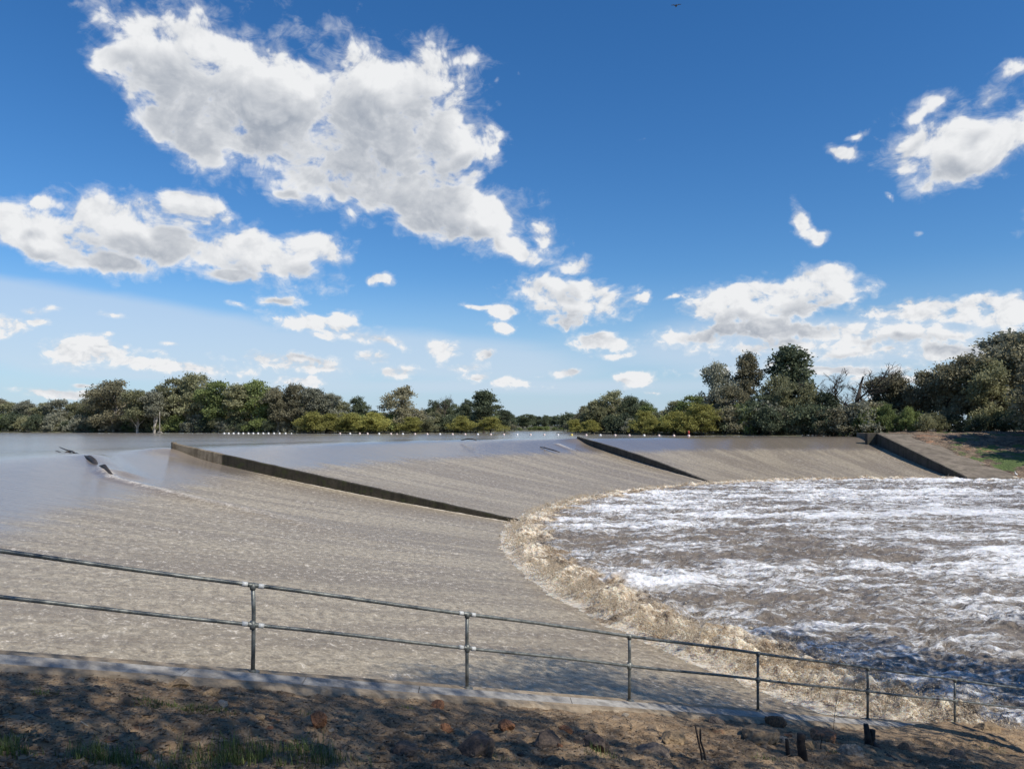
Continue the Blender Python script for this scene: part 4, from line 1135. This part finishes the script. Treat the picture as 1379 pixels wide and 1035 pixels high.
def build_wood():
    dk = plain_mat('charred_wood', (.012, .010, .009), (.06, .045, .034), .9, 9, .8)
    wet = plain_mat('wet_log', (.018, .014, .011), (.065, .05, .036), .6, 5, .6)
    rng = np.random.default_rng(4)

    def base(px, py):
        x, y = at_bank(px, py); return x, y, float(bank_z(np.array([x]), np.array([y]))[0]) - .04

    def stick(name, px, py, tip, r, lab, cat, group=None, r1=None, mat=dk, wob=.01):
        """tip: (pixels right, pixels up) at the depth of the foot"""
        x, y, z = base(px, py); k = y / F
        o = Vector((x, y, z)); tipv = Vector((tip[0] * k, rng.uniform(-.02, .02), tip[1] * k + .04))
        pts = [tipv * t + Vector((rng.normal(0, wob), rng.normal(0, wob), 0)) * (1 if 0 < t < 1 else 0) for t in (0, .33, .66, 1)]
        ob = link(name, py_mesh(name, *tubes([(pts, [r, r * .95, r * .88, (r1 if r1 else r * .8)])], 9), True), mat); ob.location = o
        return tag(ob, lab, cat, group)
    stick('stake', 946, 1032, (-9, 46), .011, 'longer of two thin dark stakes leaning in the dirt at the lower right', 'stake', 'thin dark stakes')
    stick('stake', 951, 1032, (-8, 43), .013, 'right hand one of two thin dark stakes, a little shorter and thicker', 'stake', 'thin dark stakes')
    stick('stump', 1063, 1022, (-4, 24), .030, 'short thin cut stump left of the thick dark stump', 'stump')
    stick('stump', 1082, 1026, (-2, 35), .062, 'thick dark cut stump in front of the yellow tan stone', 'stump', None, .055)
    stick('twig', 1106, 1014, (-1, 20), .008, 'thin dark upright twig just right of the thick dark stump', 'twig')
    # forked stump with a long root running down to the right
    x, y, z = base(1170, 1010); k = y / F; root = empty('forked_stump', (x, y, z)); tag(root, 'forked dark stump with a long root running down to the right', 'stump')
    P1 = [Vector((0, 0, -.05)), Vector((-.01, 0, 14 * k)), Vector((-4 * k, 0, 34 * k))]; P2 = [Vector((.02, .02, .06)), Vector((5 * k, .02, 14 * k)), Vector((6 * k, .02, 26 * k))]
    link('stem', py_mesh('stem', *tubes([(P1, [.075, .055, .040])], 9), True), dk, root); link('stem', py_mesh('stem', *tubes([(P2, [.05, .05, .045])], 9), True), dk, root)
    pts = []
    for i, (px, py) in enumerate(((1168, 1006), (1182, 1012), (1200, 1021), (1222, 1029), (1250, 1036))):
        a = base(px, py); pts.append(Vector((a[0] - x, a[1] - y, a[2] - z + .06 - .02 * i)))
    link('root', py_mesh('root', *tubes([(pts, [.07, .065, .055, .045, .03])], 9), True), dk, root)
    # thin bare twig before the fifth post
    x, y, z = base(1122, 985); root_p = [Vector((0, 0, -.05)), Vector((.02, 0, .25)), Vector((.05, 0, .5)), Vector((.12, 0, .82))]
    br = [(root_p, [.006, .005, .004, .002])]
    for q, (h, dx, dz) in enumerate(((.28, -.2, .10), (.30, .16, .03), (.45, .12, .16), (.52, -.1, .15), (.2, -.12, .05))):
        p = Vector((.02 + h * .1, 0, h)); br.append(([p, p + Vector((dx * .5, .02, dz * .7)), p + Vector((dx, -.02, dz))], [.004, .003, .0015]))
    o = link('twig', py_mesh('twig', *tubes(br, 5), True), dk); o.location = (x, y, z); tag(o, 'thin bare branching twig standing before the fifth post', 'twig')
    x, y, z = base(114, 990); o = link('twig', py_mesh('twig', *tubes([([Vector((-.03, 0, .07)), Vector((0, 0, .05)), Vector((.035, -.01, .035))], [.006, .007, .004])], 6), True), plain_mat('bleached_wood', (.30, .26, .2), (.42, .36, .28))); o.location = (x, y, z); tag(o, 'short pale bleached stick on the shaded dirt at the left', 'twig')
    # the log caught on the crest, and floating branches
    def lp(dx, dy, up):
        return Vector((dx, dy, float(flow_surface(np.array([-28.9 + dx]), np.array([53.7 + dy]))[1][0]) + 2.2 + up))
    root = empty('log', (-28.9, 53.7, -2.2)); tag(root, 'dark sodden log caught on the weir crest with water pouring over it', 'log')
    link('log_body', py_mesh('log_body', *tubes([([lp(-4.6, 5.6, .03), lp(-3.4, 4.1, -.12), lp(-2.2, 2.7, -.1), lp(-1.4, 1.7, .10), lp(-.5, .6, .10), lp(.3, -.4, -.22), lp(.9, -1.1, -.10), lp(1.6, -2.0, .08), lp(2.7, -3.3, -.05), lp(3.4, -4.1, -.4)], [.05, .11, .14, .17, .17, .15, .15, .14, .12, .08])], 12), True), wet, root)
    bx = [([Vector((-4.4, 5.4, -.05)), Vector((-5.6, 6.9, .16)), Vector((-6.9, 8.4, .22)), Vector((-8.0, 9.3, .42))], [.07, .06, .05, .03]),
          ([Vector((-5.9, 7.3, .14)), Vector((-6.7, 7.6, .02)), Vector((-7.6, 8.0, .20))], [.05, .04, .02]), ([Vector((-6.3, 7.7, .18)), Vector((-6.9, 7.5, -.1))], [.06, .04])]
    link('branch', py_mesh('branch', *tubes(bx, 8), True), wet, root)
    Y = 115.0; x, _, z = pix(740, 597, Y)
    o = link('branch', py_mesh('branch', *tubes([([Vector((-1.3, 2.2, .42)), Vector((-.3, .6, .22)), Vector((.6, -1.0, .0)), Vector((1.4, -2.4, -.25))], [.05, .08, .09, .05]), ([Vector((-.5, .9, .25)), Vector((-.8, .7, .5))], [.06, .03])], 8), True), wet); o.location = (x, Y, float(flow_z(math.hypot(x - CX, Y - CY))) + .12); tag(o, 'dark snagged branch on the crest just left of the middle wall', 'branch')
    Y = 112.0; x, _, z = pix(632, 593.5, Y)
    o = link('branch', py_mesh('branch', *tubes([([Vector((-1.2, .3, -.05)), Vector((-.3, .1, .16)), Vector((.5, -.2, .14)), Vector((1.1, -.3, -.08))], [.05, .09, .09, .04])], 8), True), wet); o.location = (x, Y, -2.1); tag(o, 'short dark snag low in the smooth water left of the middle wall', 'branch')


def build_buoys():
    white = plain_mat('white_buoy', (.62, .60, .57), (.80, .79, .76), .45, 4, 0); pink = plain_mat('faded_pink_buoy', (.60, .44, .38), (.78, .66, .60), .5, 4, 0)
    red = plain_mat('red_marker', (.45, .05, .03), (.60, .10, .06), .5, 4, 0); yel = plain_mat('yellow_buoy', (.62, .45, .08), (.78, .62, .18), .5, 4, 0); blk = plain_mat('black_rubber', (.02, .02, .02), (.05, .05, .05), .7, 4, 0)
    prof = [(0, -.24), (.10, -.22), (.18, -.14), (.225, 0), (.20, .12), (.13, .20), (.05, .235), (0, .24)]

    def lathe(pr, n=14):
        V, Fc = [], []
        for r, z in pr:
            for k in range(n): V.append((r * math.cos(6.2832 * k / n), r * math.sin(6.2832 * k / n), z))
        for i in range(len(pr) - 1):
            for k in range(n): Fc.append((i * n + k, i * n + (k + 1) % n, (i + 1) * n + (k + 1) % n, (i + 1) * n + k))
        return V, Fc
    fl = {m.name: None for m in (white, pink, yel)}
    col_ = py_mesh('eyelet', *lathe([(0, .225), (.05, .225), (.06, .27), (.04, .31), (0, .315)])); col_.materials.append(blk)
    for m in (white, pink, yel):
        me = py_mesh('float', *lathe(prof), True); me.materials.append(m); fl[m.name] = me

    def buoy(px, Y, m, lab, grp, sc=1.0):
        x = (px - CXP) / F * Y
        root = empty('buoy', (x, Y, RIVER_Z + .06)); tag(root, lab, 'buoy', grp); root.scale = (sc,) * 3
        o = bpy.data.objects.new('float', fl[m.name]); col.objects.link(o); o.parent = root
        o = bpy.data.objects.new('eyelet', col_); col.objects.link(o); o.parent = root
        return root
    for px in (302, 308, 314.5, 321, 327.5, 334.5, 341, 347.5, 354.5, 361.5, 369, 376.5, 384.5, 392.5):
        buoy(px, 192, white, 'white buoy in the close set row on the far left of the buoy line', 'close set white buoys', 1.15 if px < 390 else .8)
    xs = [458, 471.5, 484.5, 495, 510.5, 526.5, 534.5, 542.5, 559, 575.5, 592.5, 609.5, 626.5, 643.5, 661, 678.5, 696.5, 714.5, 733, 751.5, 770, 789.5, 808.5, 828.5, 847.5, 867.5, 887.5, 907.5]
    for i, px in enumerate(xs):
        Y = np.interp(px, [458, 908], [188, 150])
        if i == 20: buoy(px, Y, yel, 'yellowish buoy at the head of the middle dividing wall', None, 1.25)
        else: buoy(px, Y, pink if i % 3 != 1 else white, 'faded pinkish white buoy in the widely spaced line across the river', 'widely spaced buoys', (.75 if i == 6 else 1.15))
    r = buoy(927.5, 148, pink, 'pinkish buoy with a red marker on top, last in the line at the right', None, 1.3)
    V, Fc = lathe([(0, .28), (.12, .28), (.13, .62), (.05, .80), (0, .80)]); link('marker', py_mesh('marker', V, Fc, True), red, r)


def build_birds_and_pole():
    w = plain_mat('white_feathers', (.72, .72, .70), (.85, .85, .83), .7, 8, 0); y_ = plain_mat('yellow_bill', (.5, .32, .05), (.6, .4, .08), .5, 8, 0); bk = plain_mat('dark_legs', (.02, .02, .02), (.05, .05, .04), .6, 8, 0)
    root = empty('egret', (70.9, 108.6, -7.42), R(200)); tag(root, 'white egret standing at the water edge by the foot of the concrete slope', 'bird')
    body = [([Vector((-.34, 0, .42)), Vector((-.22, 0, .46)), Vector((-.05, 0, .54)), Vector((.12, 0, .62)), Vector((.20, 0, .70)), Vector((.17, 0, .82)), Vector((.22, 0, .93)), Vector((.27, 0, .97)), Vector((.33, 0, .96))], [.012, .07, .13, .11, .06, .038, .034, .045, .02])]
    link('body', py_mesh('body', *tubes(body, 12), True), w, root)
    link('bill', py_mesh('bill', *tubes([([Vector((.32, 0, .96)), Vector((.44, 0, .945))], [.016, .003])], 6)), y_, root)
    for s_ in (-.04, .04): link('leg', py_mesh('leg', *tubes([([Vector((.0, s_, .46)), Vector((-.03, s_, .24)), Vector((.01, s_, 0)), Vector((.08, s_, -.01))], [.018, .012, .012, .008])], 6)), bk, root)
    x, y, z = pix(910.5, 8, 42)
    root = empty('bird', (x, y, z), R(80)); tag(root, 'dark bird flying high near the top of the sky', 'bird')
    link('body', py_mesh('body', *tubes([([Vector((-.16, 0, 0)), Vector((-.07, 0, 0)), Vector((.02, 0, 0)), Vector((.10, 0, .01)), Vector((.15, 0, .015)), Vector((.19, 0, .01))], [.012, .035, .045, .032, .026, .004])], 10), True), bk, root)
    for s_ in (-1, 1):
        S = [[(.07, s_ * .03, .015), (-.05, s_ * .03, .005), (-.05, s_ * .03, .012), (.07, s_ * .03, .025)], [(.06, s_ * .13, .065), (-.04, s_ * .13, .055), (-.04, s_ * .13, .06), (.06, s_ * .13, .073)], [(-.02, s_ * .27, .03), (-.06, s_ * .27, .028), (-.06, s_ * .27, .032), (-.02, s_ * .27, .036)]]
        link('wing', py_mesh('wing', *prism(S)), bk, root)
    Y = 206.0; x, _, _ = pix(215, 583, Y)
    root = empty('pole', (x, Y, -2.0)); tag(root, 'thin pale pole standing in the water at the foot of the left trees', 'pole')
    link('shaft', py_mesh('shaft', *tubes([([Vector((0, 0, -1)), Vector((.02, 0, 2.5)), Vector((.0, 0, 5.6))], [.12, .10, .08])], 8), True), PALE, root)
    link('foot', py_mesh('foot', *tubes([([Vector((-.8, 0, -.2)), Vector((-.3, 0, .22)), Vector((.3, 0, .24)), Vector((.8, 0, -.15))], [.12, .2, .2, .1])], 8), True), PALE, root)


build_stones()
build_grass()
build_wood()
build_buoys()
build_birds_and_pole()
